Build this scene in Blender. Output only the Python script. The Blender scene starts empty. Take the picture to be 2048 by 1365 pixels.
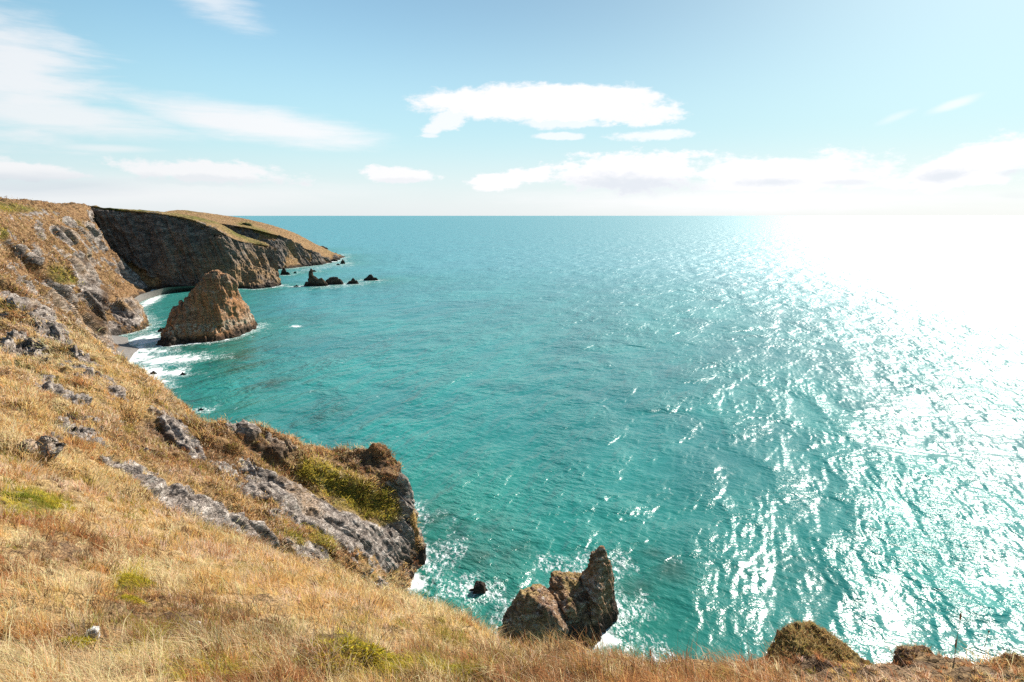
import bpy, bmesh, math, random
import numpy as np
from mathutils import Vector, kdtree

random.seed(7)
rng = np.random.default_rng(11)
S = bpy.context.scene
COL = S.collection
H = 45.0                      # eye height above the sea, metres
F = 2048 * 24.0 / 36.0        # focal length in pixels of a 2048 px wide picture
PITCH = math.atan((682.5 - 431.0) / F)
CP, SP = math.cos(PITCH), math.sin(PITCH)
SUN_AZ, SUN_EL = math.radians(36.5), math.radians(33)

# ---------------------------------------------------------------- geometry of the view (used to survey the coast)
def ray(px, py):
    x = (px - 1024.0) / F
    u = -(py - 682.5) / F
    return np.array([x, CP + u * SP, -SP + u * CP])

def P(px, py, d):             # the point seen at (px, py) at d metres forward
    r = ray(px, py)
    return np.array([0, 0, H]) + r * (d / r[1])

def W(px, py, z=0.0):         # the point seen at (px, py) at height z (the waterline by default)
    r = ray(px, py)
    return np.array([0, 0, H]) + r * ((z - H) / r[2])

def project(v):
    d = v - np.array([0, 0, H])
    depth = d[:, 1] * CP - d[:, 2] * SP
    up = d[:, 1] * SP + d[:, 2] * CP
    depth = np.maximum(depth, 1e-3)
    return 1024 + F * d[:, 0] / depth, 682.5 - F * up / depth, depth

# ---------------------------------------------------------------- numpy noise
_perm = rng.permutation(256)
_perm = np.concatenate([_perm, _perm, _perm])
_g = rng.normal(size=(256, 3)); _g /= np.linalg.norm(_g, axis=1)[:, None]

def perlin(p):
    i = np.floor(p).astype(np.int64); f = p - i
    i &= 255
    w = f * f * f * (f * (f * 6 - 15) + 10)
    out = 0
    for dx in (0, 1):
        for dy in (0, 1):
            for dz in (0, 1):
                h = _perm[_perm[_perm[(i[:, 0] + dx) & 255] + ((i[:, 1] + dy) & 255)] + ((i[:, 2] + dz) & 255)]
                g = _g[h]
                d = (f[:, 0] - dx) * g[:, 0] + (f[:, 1] - dy) * g[:, 1] + (f[:, 2] - dz) * g[:, 2]
                wx = w[:, 0] if dx else 1 - w[:, 0]
                wy = w[:, 1] if dy else 1 - w[:, 1]
                wz = w[:, 2] if dz else 1 - w[:, 2]
                out = out + d * wx * wy * wz
    return out * 1.6

def fbm(p, oct=5, gain=0.5, lac=2.03):
    a, s, o = 1.0, 0.0, 0
    q = p.copy()
    for k in range(oct):
        o = o + a * perlin(q + 17.3 * k); s += a; a *= gain; q = q * lac
    return o / s

def ridged(p, oct=4, gain=0.55):
    a, s, o = 1.0, 0.0, 0
    q = p.copy()
    for k in range(oct):
        o = o + a * (1 - 2 * np.abs(perlin(q + 9.1 * k))); s += a; a *= gain; q = q * 2.1
    return o / s

_jit = rng.random((256, 3)); _val = rng.random(256)
def worley(p):                # F1, F2-F1 and a random value of the nearest cell
    i = np.floor(p).astype(np.int64)
    f1 = np.full(len(p), 9.0); f2 = f1.copy(); val = np.zeros(len(p))
    for dx in (-1, 0, 1):
        for dy in (-1, 0, 1):
            for dz in (-1, 0, 1):
                c = i + np.array([dx, dy, dz]); m = c & 255
                h = _perm[_perm[_perm[m[:, 0]] + m[:, 1]] + m[:, 2]]
                d = np.linalg.norm(c + _jit[h] - p, axis=1)
                n = d < f1
                f2 = np.where(n, f1, np.minimum(f2, d))
                val = np.where(n, _val[h], val)
                f1 = np.where(n, d, f1)
    return f1, f2 - f1, val

_hash = rng.random(4096)
def strata(v, nrm, lam):      # tilted beds: each steps out by its own amount, with a sharp lip
    n_ = np.array(nrm, float); n_ /= np.linalg.norm(n_)
    t_ = v @ n_ / lam + 0.45 * fbm(v / (lam * 4), 3) + 0.10 * fbm(v / (lam * 0.8), 2)
    i_ = np.floor(t_).astype(int); f_ = t_ - i_
    saw = np.where(f_ < 0.82, f_ / 0.82, (1 - f_) / 0.18)
    return (saw - 0.4) * (0.35 + 0.9 * _hash[i_ & 4095]) + 0.8 * (_hash[(i_ * 7 + 13) & 4095] - 0.5)

def sstep(a, b, x):
    t = np.clip((x - a) / (b - a), 0, 1)
    return t * t * (3 - 2 * t)

# ---------------------------------------------------------------- mesh helpers
def tag(o, kind=None, label=None, cat=None, group=None):
    if kind: o['kind'] = kind
    if label: o['label'] = label
    if cat: o['category'] = cat
    if group: o['group'] = group
    return o

def link(name, me, mat=None, parent=None, smooth=True):
    o = bpy.data.objects.new(name, me); COL.objects.link(o)
    if mat: me.materials.append(mat)
    if parent: o.parent = parent
    if smooth: me.polygons.foreach_set('use_smooth', np.ones(len(me.polygons), bool))
    return o

def np_mesh(name, v, faces_flat, sizes):
    me = bpy.data.meshes.new(name)
    me.vertices.add(len(v)); me.vertices.foreach_set('co', np.asarray(v, np.float32).ravel())
    me.loops.add(len(faces_flat)); me.loops.foreach_set('vertex_index', np.asarray(faces_flat, np.int32))
    me.polygons.add(len(sizes))
    st = np.concatenate([[0], np.cumsum(sizes)[:-1]])
    me.polygons.foreach_set('loop_start', st.astype(np.int32))
    me.update(calc_edges=True); me.validate()
    return me

def set_col(me, name, c):
    a = me.attributes.new(name, 'FLOAT_COLOR', 'POINT')
    c4 = np.ones((len(c), 4), np.float32); c4[:, :c.shape[1]] = c
    a.data.foreach_set('color', c4.ravel())

def cr(pts, n_out):           # Catmull-Rom along axis 0
    n = len(pts)
    t = np.linspace(0, n - 1, n_out)
    i = np.minimum(t.astype(int), n - 2); f = (t - i)
    f = f.reshape((-1,) + (1,) * (pts.ndim - 1))
    a = pts[np.maximum(i - 1, 0)]; b = pts[i]; c = pts[i + 1]; d = pts[np.minimum(i + 2, n - 1)]
    k = 0.42                  # a slightly tight spline
    m1 = (c - a) * k; m2 = (d - b) * k
    f2, f3 = f * f, f * f * f
    return (2 * f3 - 3 * f2 + 1) * b + (f3 - 2 * f2 + f) * m1 + (-2 * f3 + 3 * f2) * c + (f3 - f2) * m2

def grid_normals(g):
    du = np.gradient(g, axis=1); dv = np.gradient(g, axis=0)
    n = np.cross(du, dv)
    n /= np.maximum(np.linalg.norm(n, axis=2, keepdims=True), 1e-9)
    return n

def grid_mesh(name, g):
    R, C = g.shape[:2]
    idx = np.arange(R * C).reshape(R, C)
    q = np.stack([idx[:-1, :-1], idx[:-1, 1:], idx[1:, 1:], idx[1:, :-1]], -1).reshape(-1, 4)
    return np_mesh(name, g.reshape(-1, 3), q.ravel(), np.full(len(q), 4)), q

def blob(px, py, cx, cy, rx, ry, rot=0.0):
    a = math.radians(rot); dx, dy = px - cx, py - cy
    u = (dx * math.cos(a) + dy * math.sin(a)) / rx
    v = (-dx * math.sin(a) + dy * math.cos(a)) / ry
    return np.exp(-(u * u + v * v) ** 1.5)

LAND = {}
def land(name, rows, R, C, flip, mat, rocks=(), greens=(), warms=(), darks=(), amp=1.0, rock_s=(0.5, 0.8),
         rock_scale=4.0, rough=0.35, bias=0.0, tus=(1.0, 0.3), ribs=0.0, scatter=0.0, gully=0.0, gully_w=20.0, scrub0=0.0, scrubs=(), patchy=(), bed=(0.75, 0.3, 0.55), bed_k=0.5, label=None):
    ctrl = np.array([[np.asarray(p, float) for p in r] for r in rows])
    g = cr(ctrl, R)
    g = np.transpose(cr(np.transpose(g, (1, 0, 2)), C), (1, 0, 2))
    n = grid_normals(g)
    if flip: n = -n
    v = g.reshape(-1, 3); nn = n.reshape(-1, 3)
    if gully:                 # runnels cut down the fall line
        k = ridged(np.stack([v[:, 1] / gully_w + v[:, 2] / (gully_w * 3), v[:, 0] / (gully_w * 3.5), np.zeros(len(v))], 1) + 0.25 * fbm(v / gully_w, 3)[:, None], 3)
        v = v + nn * (-gully * (0.75 - k) * sstep(0, 12, v[:, 2]) * (1 - 0.8 * sstep(36, 44, v[:, 2])))[:, None]
        g = v.reshape(g.shape); nn = grid_normals(g).reshape(-1, 3)
    px, py, dep = project(v)
    front = dep > 1
    slope = 1 - nn[:, 2]
    s = rock_scale
    big = fbm(v / (s * 3), 4); med = fbm(v / (s * 0.9) + 31, 5, 0.6)
    rock = sstep(rock_s[0], rock_s[1], slope + 0.4 * big + 0.3 * med + bias)
    near_rock = np.zeros(len(v))
    for b in rocks:
        k = blob(px, py, *b) * front
        near_rock = np.maximum(near_rock, k)
    for b in patchy: near_rock = np.maximum(near_rock, 0.52 * blob(px, py, *b) * front)
    rock = np.maximum(rock, sstep(0.42, 0.62, near_rock + 0.75 * med * (near_rock > 0.03) * (1.15 - near_rock)))
    if scatter: rock = np.maximum(rock, sstep(0.62 - scatter, 0.78 - scatter, med + 0.4 * big + 0.25 * near_rock))
    green = np.zeros(len(v)); warm = np.zeros(len(v)); dark = np.zeros(len(v))
    for b in greens:
        k = blob(px, py, *b) * front; green = np.maximum(green, k); rock = rock * (1 - np.clip(1.3 * k, 0, 1))
    for b in warms: warm = np.maximum(warm, blob(px, py, *b) * front)
    for b in darks: dark = np.maximum(dark, blob(px, py, *b) * front)
    scrub = np.full(len(v), scrub0)
    for b in scrubs: scrub = np.maximum(scrub, blob(px, py, *b) * front)
    # relief: joints and blocks where it is rock, tussocks where it is turf
    q = v.copy(); q[:, 0] += 0.6 * q[:, 2]; q = q * np.array([1.0, 0.7, 0.45])
    f1, f21, val = worley(q / s + 0.25 * fbm(v / s, 2)[:, None])
    f1b, f21b, valb = worley(q / (s * 0.33) + 3.3)
    block = (val - 0.5) * 0.9 + np.clip(f21, 0, 0.3) * 1.2 + 0.4 * ((valb - 0.5) * 0.9 + np.clip(f21b, 0, 0.3)) - 0.35
    rk = 0.55 * block + 0.6 * ridged(q / (s * 1.4), 5)
    rk = 0.7 * rk + bed_k * (strata(v, bed, s * 0.55) + 0.45 * strata(v, bed, s * 0.17)) - 0.1
    if ribs:
        qr = v * np.array([1.0, 0.6, 0.13]) + np.stack([0.5 * v[:, 2], 0 * v[:, 2], 0 * v[:, 2]], 1); rk = rk + ribs * (ridged(qr / (s * 2.0) + 5, 4) - 0.2)
    t1, _, tv = worley(v / tus[0] + 0.35 * fbm(v / tus[0], 2)[:, None])
    tf = np.clip(1.0 - 1.25 * t1, 0, 1) ** 0.8 * (0.5 + tv)
    disp = s * 0.30 * amp * rock * rk + (1 - rock) * (s * 0.28 * rough * fbm(v / (s * 1.2), 4) + tus[1] * (tf - 0.55))
    if name == 'slope_terrain':          # crumbling earth where the turf has gone
        disp = disp + np.clip(dark, 0, 1) * (0.10 * fbm(v / 0.35, 4, 0.6) + 0.05 * np.clip(1 - worley(v / 0.16)[0] * 1.3, 0, 1))
    v2 = v + nn * disp[:, None]
    g2 = v2.reshape(g.shape)
    me, quads = grid_mesh(name, g2)
    if flip: me.flip_normals()
    set_col(me, 'mask', np.stack([rock, green, warm, dark], 1))
    sa = me.attributes.new('scrub', 'FLOAT', 'POINT'); sa.data.foreach_set('value', scrub.astype(np.float32))
    o = tag(link(name, me, mat), 'structure', label)
    n2 = grid_normals(g2).reshape(-1, 3)
    if flip: n2 = -n2
    LAND[name] = dict(v=v2, n=n2, n0=nn, quads=quads, rock=rock, green=green, warm=warm, dark=dark, tus=tf, scrub=scrub)
    return o

# ---------------------------------------------------------------- node helpers
class NT:
    def __init__(self, tree):
        self.t = tree; self.n = tree.nodes; self.l = tree.links; self.n.clear()
    def add(self, typ, **kw):
        nd = self.n.new(typ)
        for k, v in kw.items(): setattr(nd, k, v)
        return nd
    def put(self, sock, val):
        if isinstance(val, bpy.types.NodeSocket): self.l.new(val, sock)
        elif val is not None: sock.default_value = val
    def m(self, op, a, b=None, c=None, clamp=False):
        nd = self.add('ShaderNodeMath', operation=op, use_clamp=clamp)
        for s, v in zip(nd.inputs, (a, b, c)): self.put(s, v)
        return nd.outputs[0]
    def vm(self, op, a, b=None):
        nd = self.add('ShaderNodeVectorMath', operation=op)
        self.put(nd.inputs[0], a); self.put(nd.inputs[1], b)
        return nd.outputs[0]
    def noise(self, vec, scale, detail=4, rough=0.55, dist=0.0):
        nd = self.add('ShaderNodeTexNoise')
        self.put(nd.inputs['Vector'], vec); nd.inputs['Scale'].default_value = scale
        nd.inputs['Detail'].default_value = detail; nd.inputs['Roughness'].default_value = rough
        nd.inputs['Distortion'].default_value = dist
        return nd.outputs[0]
    def voro(self, vec, scale, feature='F1', rand=1.0):
        nd = self.add('ShaderNodeTexVoronoi', feature=feature)
        self.put(nd.inputs['Vector'], vec); nd.inputs['Scale'].default_value = scale
        nd.inputs['Randomness'].default_value = rand
        return nd
    def map(self, vec, rot=(0, 0, 0), scale=(1, 1, 1), loc=(0, 0, 0), vt='POINT'):
        nd = self.add('ShaderNodeMapping', vector_type=vt)
        self.put(nd.inputs[0], vec)
        nd.inputs['Location'].default_value = loc; nd.inputs['Rotation'].default_value = rot; nd.inputs['Scale'].default_value = scale
        return nd.outputs[0]
    def ramp(self, fac, stops):
        nd = self.add('ShaderNodeValToRGB'); self.put(nd.inputs[0], fac)
        e = nd.color_ramp.elements
        while len(e) < len(stops): e.new(0.5)
        for el, (p, c) in zip(e, stops): el.position = p; el.color = tuple(c) + (1,)
        return nd.outputs[0]
    def mix(self, fac, a, b, blend='MIX'):
        nd = self.add('ShaderNodeMix', data_type='RGBA', blend_type=blend)
        self.put(nd.inputs[0], fac)
        for s, v in ((nd.inputs[6], a), (nd.inputs[7], b)):
            self.put(s, tuple(v) + (1,) if isinstance(v, tuple) and len(v) == 3 else v)
        return nd.outputs[2]
    def mr(self, x, a, b, c=0.0, d=1.0, smooth=True):
        nd = self.add('ShaderNodeMapRange', interpolation_type='SMOOTHSTEP' if smooth else 'LINEAR')
        for s, v in zip(nd.inputs, (x, a, b, c, d)): self.put(s, v)
        return nd.outputs[0]

def material(name):
    m = bpy.data.materials.new(name); m.use_nodes = True
    return m, NT(m.node_tree)

# ---------------------------------------------------------------- rock and turf
def terrain_material(name, rock_stops, warm_col=(0.40, 0.24, 0.11), turf=None, scale=1.0, wet=True, rock_bump=1.0, wet_h=3.2, wet_n=6.0, crust=0.0):
    m, t = material(name)
    pos = t.add('ShaderNodeNewGeometry').outputs['Position']
    at = t.add('ShaderNodeAttribute', attribute_name='mask')
    sep = t.add('ShaderNodeSeparateColor'); t.l.new(at.outputs['Color'], sep.inputs[0])
    rock, green, warm = sep.outputs[0], sep.outputs[1], sep.outputs[2]
    dark = at.outputs['Alpha']
    z = t.add('ShaderNodeSeparateXYZ'); t.l.new(pos, z.inputs[0])
    bed = t.map(pos, rot=(0.35, 0.6, 0.3), scale=(1, 1, 3.2))       # tilted bedding
    n1 = t.noise(pos, 0.09 * scale, 3, 0.6); n2 = t.noise(bed, 0.8 * scale, 4, 0.65); n3 = t.noise(pos, 2.6 * scale, 2, 0.7)
    nb = t.noise(pos, 0.35 * scale, 4, 0.62)
    cr1 = t.voro(bed, 0.9 * scale, 'DISTANCE_TO_EDGE').outputs[0]
    cr2 = t.voro(bed, 3.1 * scale, 'DISTANCE_TO_EDGE').outputs[0]
    rcol = t.ramp(t.m('ADD', t.m('MULTIPLY', n2, 0.72), t.m('MULTIPLY', n3, 0.28)), rock_stops)
    rcol = t.mix(t.m('MULTIPLY', t.mr(n1, 0.5, 0.66), 0.45), rcol, warm_col)
    rcol = t.mix(t.m('MULTIPLY', t.m('MULTIPLY', warm, t.mr(nb, 0.36, 0.6)), 0.85), rcol, warm_col)
    rcol = t.mix(t.m('MULTIPLY', t.mr(t.noise(pos, 1.2 * scale, 3, 0.65), 0.6, 0.72), 0.5), rcol, (0.42, 0.40, 0.36))
    crack = t.m('MAXIMUM', t.mr(cr1, 0.03, 0.0), t.m('MULTIPLY', t.mr(cr2, 0.05, 0.0), 0.6))
    rcol = t.mix(t.m('MULTIPLY', crack, 0.55), rcol, (0.06, 0.05, 0.045))
    gs = turf or [(0.28, (0.10, 0.06, 0.03)), (0.42, (0.24, 0.15, 0.07)), (0.53, (0.38, 0.25, 0.11)), (0.62, (0.46, 0.33, 0.18)), (0.75, (0.28, 0.15, 0.07))]
    gcol = t.ramp(t.m('ADD', t.m('MULTIPLY', nb, 0.5), t.m('MULTIPLY', n3, 0.5)), gs)
    gcol = t.mix(t.mr(t.noise(pos, 0.06 * scale, 4, 0.65), 0.52, 0.7, 0, 0.75), gcol, (0.23, 0.12, 0.06))
    gcol = t.mix(t.mr(t.noise(pos, 0.11 * scale, 4, 0.65), 0.56, 0.7, 0, 0.55), gcol, (0.16, 0.16, 0.035))
    sa = t.add('ShaderNodeAttribute', attribute_name='scrub').outputs['Fac']
    gcol = t.mix(t.m('MULTIPLY', sa, t.mr(nb, 0.3, 0.55, 0.35, 1.0)), gcol, t.ramp(n3, [(0.35, (0.11, 0.06, 0.03)), (0.5, (0.27, 0.15, 0.07)), (0.65, (0.38, 0.24, 0.12))]))
    gcol = t.mix(t.m('MULTIPLY', green, t.mr(t.noise(pos, 0.5 * scale, 3, 0.6), 0.35, 0.62, 0.35, 1.0)), gcol, t.ramp(n3, [(0.35, (0.045, 0.06, 0.012)), (0.6, (0.17, 0.16, 0.03))]))
    edge = t.mr(t.m('ADD', rock, t.m('MULTIPLY', t.m('SUBTRACT', t.noise(pos, 0.7 * scale, 4, 0.7), 0.5), 1.1)), 0.42, 0.58)
    col = t.mix(edge, gcol, rcol)
    col = t.mix(t.m('MULTIPLY', dark, t.mr(nb, 0.3, 0.55)), col, (0.11, 0.07, 0.045))
    if crust:                 # pale lichen and barnacle belt above the wet rock
        zb = t.m('ADD', z.outputs[2], t.m('MULTIPLY', t.m('SUBTRACT', nb, 0.5), 5.0))
        belt = t.m('MULTIPLY', t.mr(zb, wet_h * 0.7, wet_h * 1.1), t.mr(zb, wet_h * 1.5, wet_h * 1.9, 1, 0))
        col = t.mix(t.m('MULTIPLY', belt, t.mr(n3, 0.42, 0.6, 0, crust)), col, (0.50, 0.40, 0.29))
    if wet:
        wl = t.mr(t.m('ADD', z.outputs[2], t.m('MULTIPLY', t.m('SUBTRACT', nb, 0.5), wet_n)), wet_h * 0.3, wet_h, 0.88, 0.0)
        col = t.mix(wl, col, (0.032, 0.026, 0.022))
    hh = t.m('ADD', t.m('MULTIPLY', n2, 0.55 / scale), t.m('MULTIPLY', n3, 0.13 / scale))
    hh = t.m('SUBTRACT', hh, t.m('MULTIPLY', crack, 0.12 / scale))
    b = t.add('ShaderNodeBump'); b.inputs['Strength'].default_value = 0.9; b.inputs['Distance'].default_value = 0.9 * rock_bump
    t.l.new(hh, b.inputs['Height'])
    p = t.add('ShaderNodeBsdfPrincipled')
    t.l.new(col, p.inputs['Base Color']); t.l.new(b.outputs[0], p.inputs['Normal'])
    p.inputs['Roughness'].default_value = 0.95; p.inputs['Specular IOR Level'].default_value = 0.1
    out = t.add('ShaderNodeOutputMaterial'); t.l.new(p.outputs[0], out.inputs[0])
    return m

GREY = [(0.34, (0.045, 0.036, 0.03)), (0.43, (0.16, 0.128, 0.108)), (0.53, (0.30, 0.248, 0.212)), (0.63, (0.54, 0.47, 0.41))]
BROWN = [(0.32, (0.06, 0.04, 0.03)), (0.44, (0.22, 0.145, 0.10)), (0.55, (0.38, 0.26, 0.175)), (0.67, (0.56, 0.44, 0.34))]
DARK = [(0.3, (0.02, 0.017, 0.016)), (0.5, (0.06, 0.05, 0.045)), (0.72, (0.15, 0.13, 0.115))]
M_near = terrain_material('turf_soil', GREY, scale=2.5, wet=False)
M_mid = terrain_material('headland_rock', GREY, scale=0.75)
M_bay = terrain_material('bay_slope', GREY, scale=0.3)
M_far = terrain_material('cliff_rock', [(0.3, (0.045, 0.04, 0.036)), (0.47, (0.13, 0.11, 0.095)), (0.58, (0.25, 0.20, 0.165)), (0.72, (0.40, 0.35, 0.30))], scale=0.17)
M_stack = terrain_material('stack_rock', BROWN, warm_col=(0.46, 0.21, 0.08), scale=0.32, wet_h=3.6, wet_n=3.0, crust=0.9)
M_pin = terrain_material('pinnacle_rock', [(0.37, (0.04, 0.02, 0.014)), (0.46, (0.135, 0.072, 0.048)), (0.54, (0.29, 0.185, 0.13)), (0.62, (0.58, 0.48, 0.41))], scale=1.1)
M_reef = terrain_material('reef_rock', DARK, scale=0.35)
M_clod = terrain_material('peaty_earth', [(0.3, (0.045, 0.025, 0.015)), (0.5, (0.16, 0.092, 0.055)), (0.7, (0.32, 0.205, 0.13))], warm_col=(0.2, 0.11, 0.05), scale=9, wet=False,
                          turf=[(0.3, (0.07, 0.038, 0.02)), (0.5, (0.24, 0.155, 0.06)), (0.7, (0.40, 0.29, 0.10))])

# ---------------------------------------------------------------- the coast
# near slope under the camera
w = lambda x, y, z: np.array([x, y, z], float)
rim = [P(-500, 840, 26), P(0, 928, 24), P(350, 1042, 25), P(560, 1112, 23), P(760, 1184, 18.5), P(900, 1233, 14.5), P(1000, 1292, 11), P(1200, 1330, 8.8), P(1600, 1344, 7.9), P(2100, 1346, 7.9)]
mid = [P(-500, 1050, 10), P(0, 1080, 11), P(280, 1170, 11), P(490, 1200, 10.5), P(690, 1245, 9.5), P(840, 1288, 8.5), P(970, 1325, 7.6), P(1200, 1350, 7.1), P(1600, 1360, 7), P(2100, 1362, 7)]
bot = [P(-500, 1365, 4.8), P(0, 1365, 5), P(250, 1365, 5.1), P(450, 1365, 5.2), P(650, 1365, 5.3), P(800, 1367, 5.5), P(950, 1372, 5.7), P(1200, 1385, 5.9), P(1600, 1390, 6.1), P(2100, 1390, 6.2)]
foot = [w(-16, -1, 46.6), w(-9, -1, 44.8), w(-6, -1, 44.1), w(-4, -1, 43.8), w(-2, -1, 43.5), w(0, -1, 43.3), w(2, -1, 43.1), w(4, -1, 42.9), w(8, -1, 42.6), w(14, -1, 42.2)]
rear = [p + w(-3, -12, 3.5) for p in foot]
def drop(p, k, dz):
    s = (H - p[2]) / p[1]
    q = p + w(0.25 * k, k, 0); q[2] = H - s * q[1] - dz
    return q
d1 = [drop(p, 2.2, 1.0) for p in rim]; d2 = [drop(p, 6, 4.0) for p in rim]; d3 = [drop(p, 13, 14) for p in rim]
land('slope_terrain', [rear, foot, bot, mid, rim, d1, d2, d3], 420, 420, False, M_near, rough=0.6, rock_scale=1.4, amp=0.3, rock_s=(0.95, 1.2), tus=(0.55, 0.13),
     greens=[(65, 1010, 80, 34), (265, 1168, 42, 22), (290, 1322, 50, 20), (690, 1300, 60, 30), (430, 1358, 120, 12), (850, 1360, 160, 12)],
     darks=[(330, 1240, 120, 26, 10), (110, 1105, 80, 22), (640, 1305, 50, 25), (1700, 1360, 170, 36), (1900, 1358, 150, 34)],
     scrubs=[(380, 1240, 200, 50, 8), (120, 1110, 120, 30), (1100, 1345, 500, 40), (700, 1330, 160, 30), (300, 1290, 300, 40)],
     label='steep slope of golden dry grass in the foreground')

# headland with grey rock, green patch and a vertical nose
lo = lambda p, dz=2.5: p - w(0, 0, dz)
r0 = [P(-400, 860, 28), P(0, 930, 28), P(100, 960, 32), P(200, 990, 37), P(300, 1025, 41), P(390, 1060, 43), P(470, 1100, 45), P(545, 1130, 50), P(640, 1160, 57), P(720, 1180, 63), P(770, 1205, 71), lo(W(800, 1218))]
r1 = [P(-400, 800, 34), P(0, 880, 34), P(100, 900, 38), P(200, 925, 42), P(300, 960, 46), P(390, 1000, 47.5), P(470, 1045, 49), P(545, 1085, 53), P(640, 1115, 60), P(720, 1135, 66.5), P(775, 1165, 73), lo(W(815, 1186))]
r2 = [P(-400, 720, 48), P(0, 800, 50), P(90, 830, 52), P(180, 855, 55), P(270, 885, 58), P(350, 910, 61), P(440, 945, 63), P(540, 985, 65), P(630, 1025, 68), P(710, 1065, 72), P(785, 1110, 77), lo(W(840, 1157))]
r3 = [P(-400, 640, 78), P(0, 690, 80), P(80, 720, 77), P(160, 760, 74), P(250, 815, 72), P(340, 850, 72), P(440, 880, 72), P(550, 920, 75), P(650, 960, 78), P(745, 990, 82), P(812, 1045, 83), lo(W(855, 1137))]
r4 = [P(-400, 545, 120), P(0, 594, 112), P(100, 655, 98), P(200, 708, 88), P(290, 797, 80), P(400, 831, 79), P(490, 834, 80), P(600, 883, 84), P(690, 900, 87), P(765, 900, 88), P(822, 1000, 85.5), lo(W(856, 1130))]
r5 = [r4[0] + w(0, 12, -6), r4[1] + w(0, 12, -5), r4[2] + w(1, 11, -6), r4[3] + w(2, 10, -6)] + [p + w(1, 5, -5) for p in r4[4:10]] + [r4[10] + w(-2, 6, -3), r4[11] + w(-4, 7, 0)]
r6 = [r4[0] + w(0, 40, -22), r4[1] + w(0, 34, -22), r4[2] + w(2, 30, -22), r4[3] + w(3, 24, -20)] + [w(p[0] + 1, p[1] + 13, -3) for p in r4[4:10]] + [w(r4[10][0] - 4, r4[10][1] + 13, -3), w(r4[11][0] - 8, r4[11][1] + 14, -3)]
land('headland_terrain', [r0, r1, r2, r3, r4, r5, r6], 520, 640, False, M_mid, rock_scale=3.0, amp=1.8, rock_s=(0.60, 0.82), bias=-0.06, rough=1.0, tus=(1.15, 0.45), scatter=0.2, gully=2.4, gully_w=13.0,
     scrubs=[(520, 930, 220, 90, 24), (740, 930, 120, 60), (330, 900, 120, 50, 20), (640, 1080, 120, 40, 20)],
     rocks=[(400, 1018, 160, 28, 24), (500, 1062, 70, 22, 28), (610, 1095, 70, 20, 26), (680, 1050, 130, 50, 28), (590, 1000, 100, 30, 22), (540, 962, 60, 18, 30), (620, 945, 40, 18, 30),
            (780, 1070, 50, 90, 0), (812, 980, 22, 60, 0), (365, 880, 75, 24, 42), (75, 905, 45, 16, 15), (40, 592, 55, 28, 25), (88, 640, 26, 44, -20), (118, 672, 34, 18, 35), (165, 715, 34, 12, 38),
            (240, 930, 50, 16, 20), (25, 700, 30, 14, 15), (480, 860, 40, 18, 30), (500, 985, 50, 12, 25)],
     patchy=[(150, 735, 90, 34, 38), (60, 690, 90, 40, 30), (230, 780, 60, 26, 42), (470, 945, 130, 45, 25), (560, 895, 80, 28, 22), (290, 935, 130, 32, 20), (190, 870, 130, 40, 15), (650, 925, 60, 18, 10), (735, 925, 50, 22), (120, 780, 90, 40, 30), (580, 1040, 120, 30, 25), (700, 1110, 80, 40, 25), (330, 830, 60, 20, 20)],
     greens=[(690, 985, 85, 40, 22), (755, 1010, 50, 36, 30), (640, 950, 60, 28, 20), (110, 560, 25, 15), (640, 1080, 35, 12, 25), (585, 1075, 30, 12, 25)],
     darks=[(540, 905, 60, 22, 20), (745, 925, 60, 28, 10), (835, 1120, 40, 40), (60, 620, 18, 10), (320, 870, 12, 40, -42)],
     label='headland of grey rock and brown turf with a green patch above the sea')

# slopes falling to the coves of the bay
q0 = [P(-300, 520, 112), P(-100, 570, 118), P(0, 625, 125), P(60, 668, 130), P(110, 692, 138), P(160, 706, 148), P(205, 712, 160), P(245, 738, 172), lo(W(284, 768))]
q1 = [P(-300, 425, 150), P(-80, 470, 165), P(0, 490, 175), P(60, 525, 185), P(110, 565, 195), P(150, 605, 205), P(185, 645, 215), P(215, 672, 227), lo(W(244, 694))]
q2a = [P(-300, 415, 170), P(-80, 430, 200), P(0, 455, 212), P(60, 505, 220), P(115, 555, 228), P(155, 597, 238), P(190, 630, 247), P(215, 650, 255), lo(W(238, 676))]
q2 = [P(-300, 405, 200), P(-80, 415, 235), P(0, 430, 245), P(70, 475, 252), P(130, 530, 258), P(180, 572, 265), P(225, 592, 271), P(270, 610, 278), lo(W(303, 652))]
q3 = [P(-300, 395, 220), P(-80, 402, 270), P(10, 412, 295), P(90, 450, 310), P(150, 505, 318), P(190, 550, 325), P(225, 585, 332), P(255, 603, 341), lo(W(276, 610), 1)]
q4 = [P(-300, 392, 230), P(-80, 393, 265), P(0, 399, 310), P(90, 407, 345), P(150, 425, 365), P(185, 450, 380), P(210, 500, 390), P(262, 545, 405), lo(W(308, 583))]
q5 = [P(-300, 390, 300), P(-80, 392, 330), P(60, 405, 400), P(120, 410, 415), P(180, 416, 425), P(192, 470, 430), P(225, 515, 435), P(280, 558, 440), lo(W(318, 581))]
q6 = [P(-300, 390, 420), P(-80, 393, 430), P(60, 406, 470), P(120, 412, 475), P(170, 440, 470), P(190, 490, 470), P(225, 525, 470), P(280, 560, 465), lo(W(325, 578))]
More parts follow.
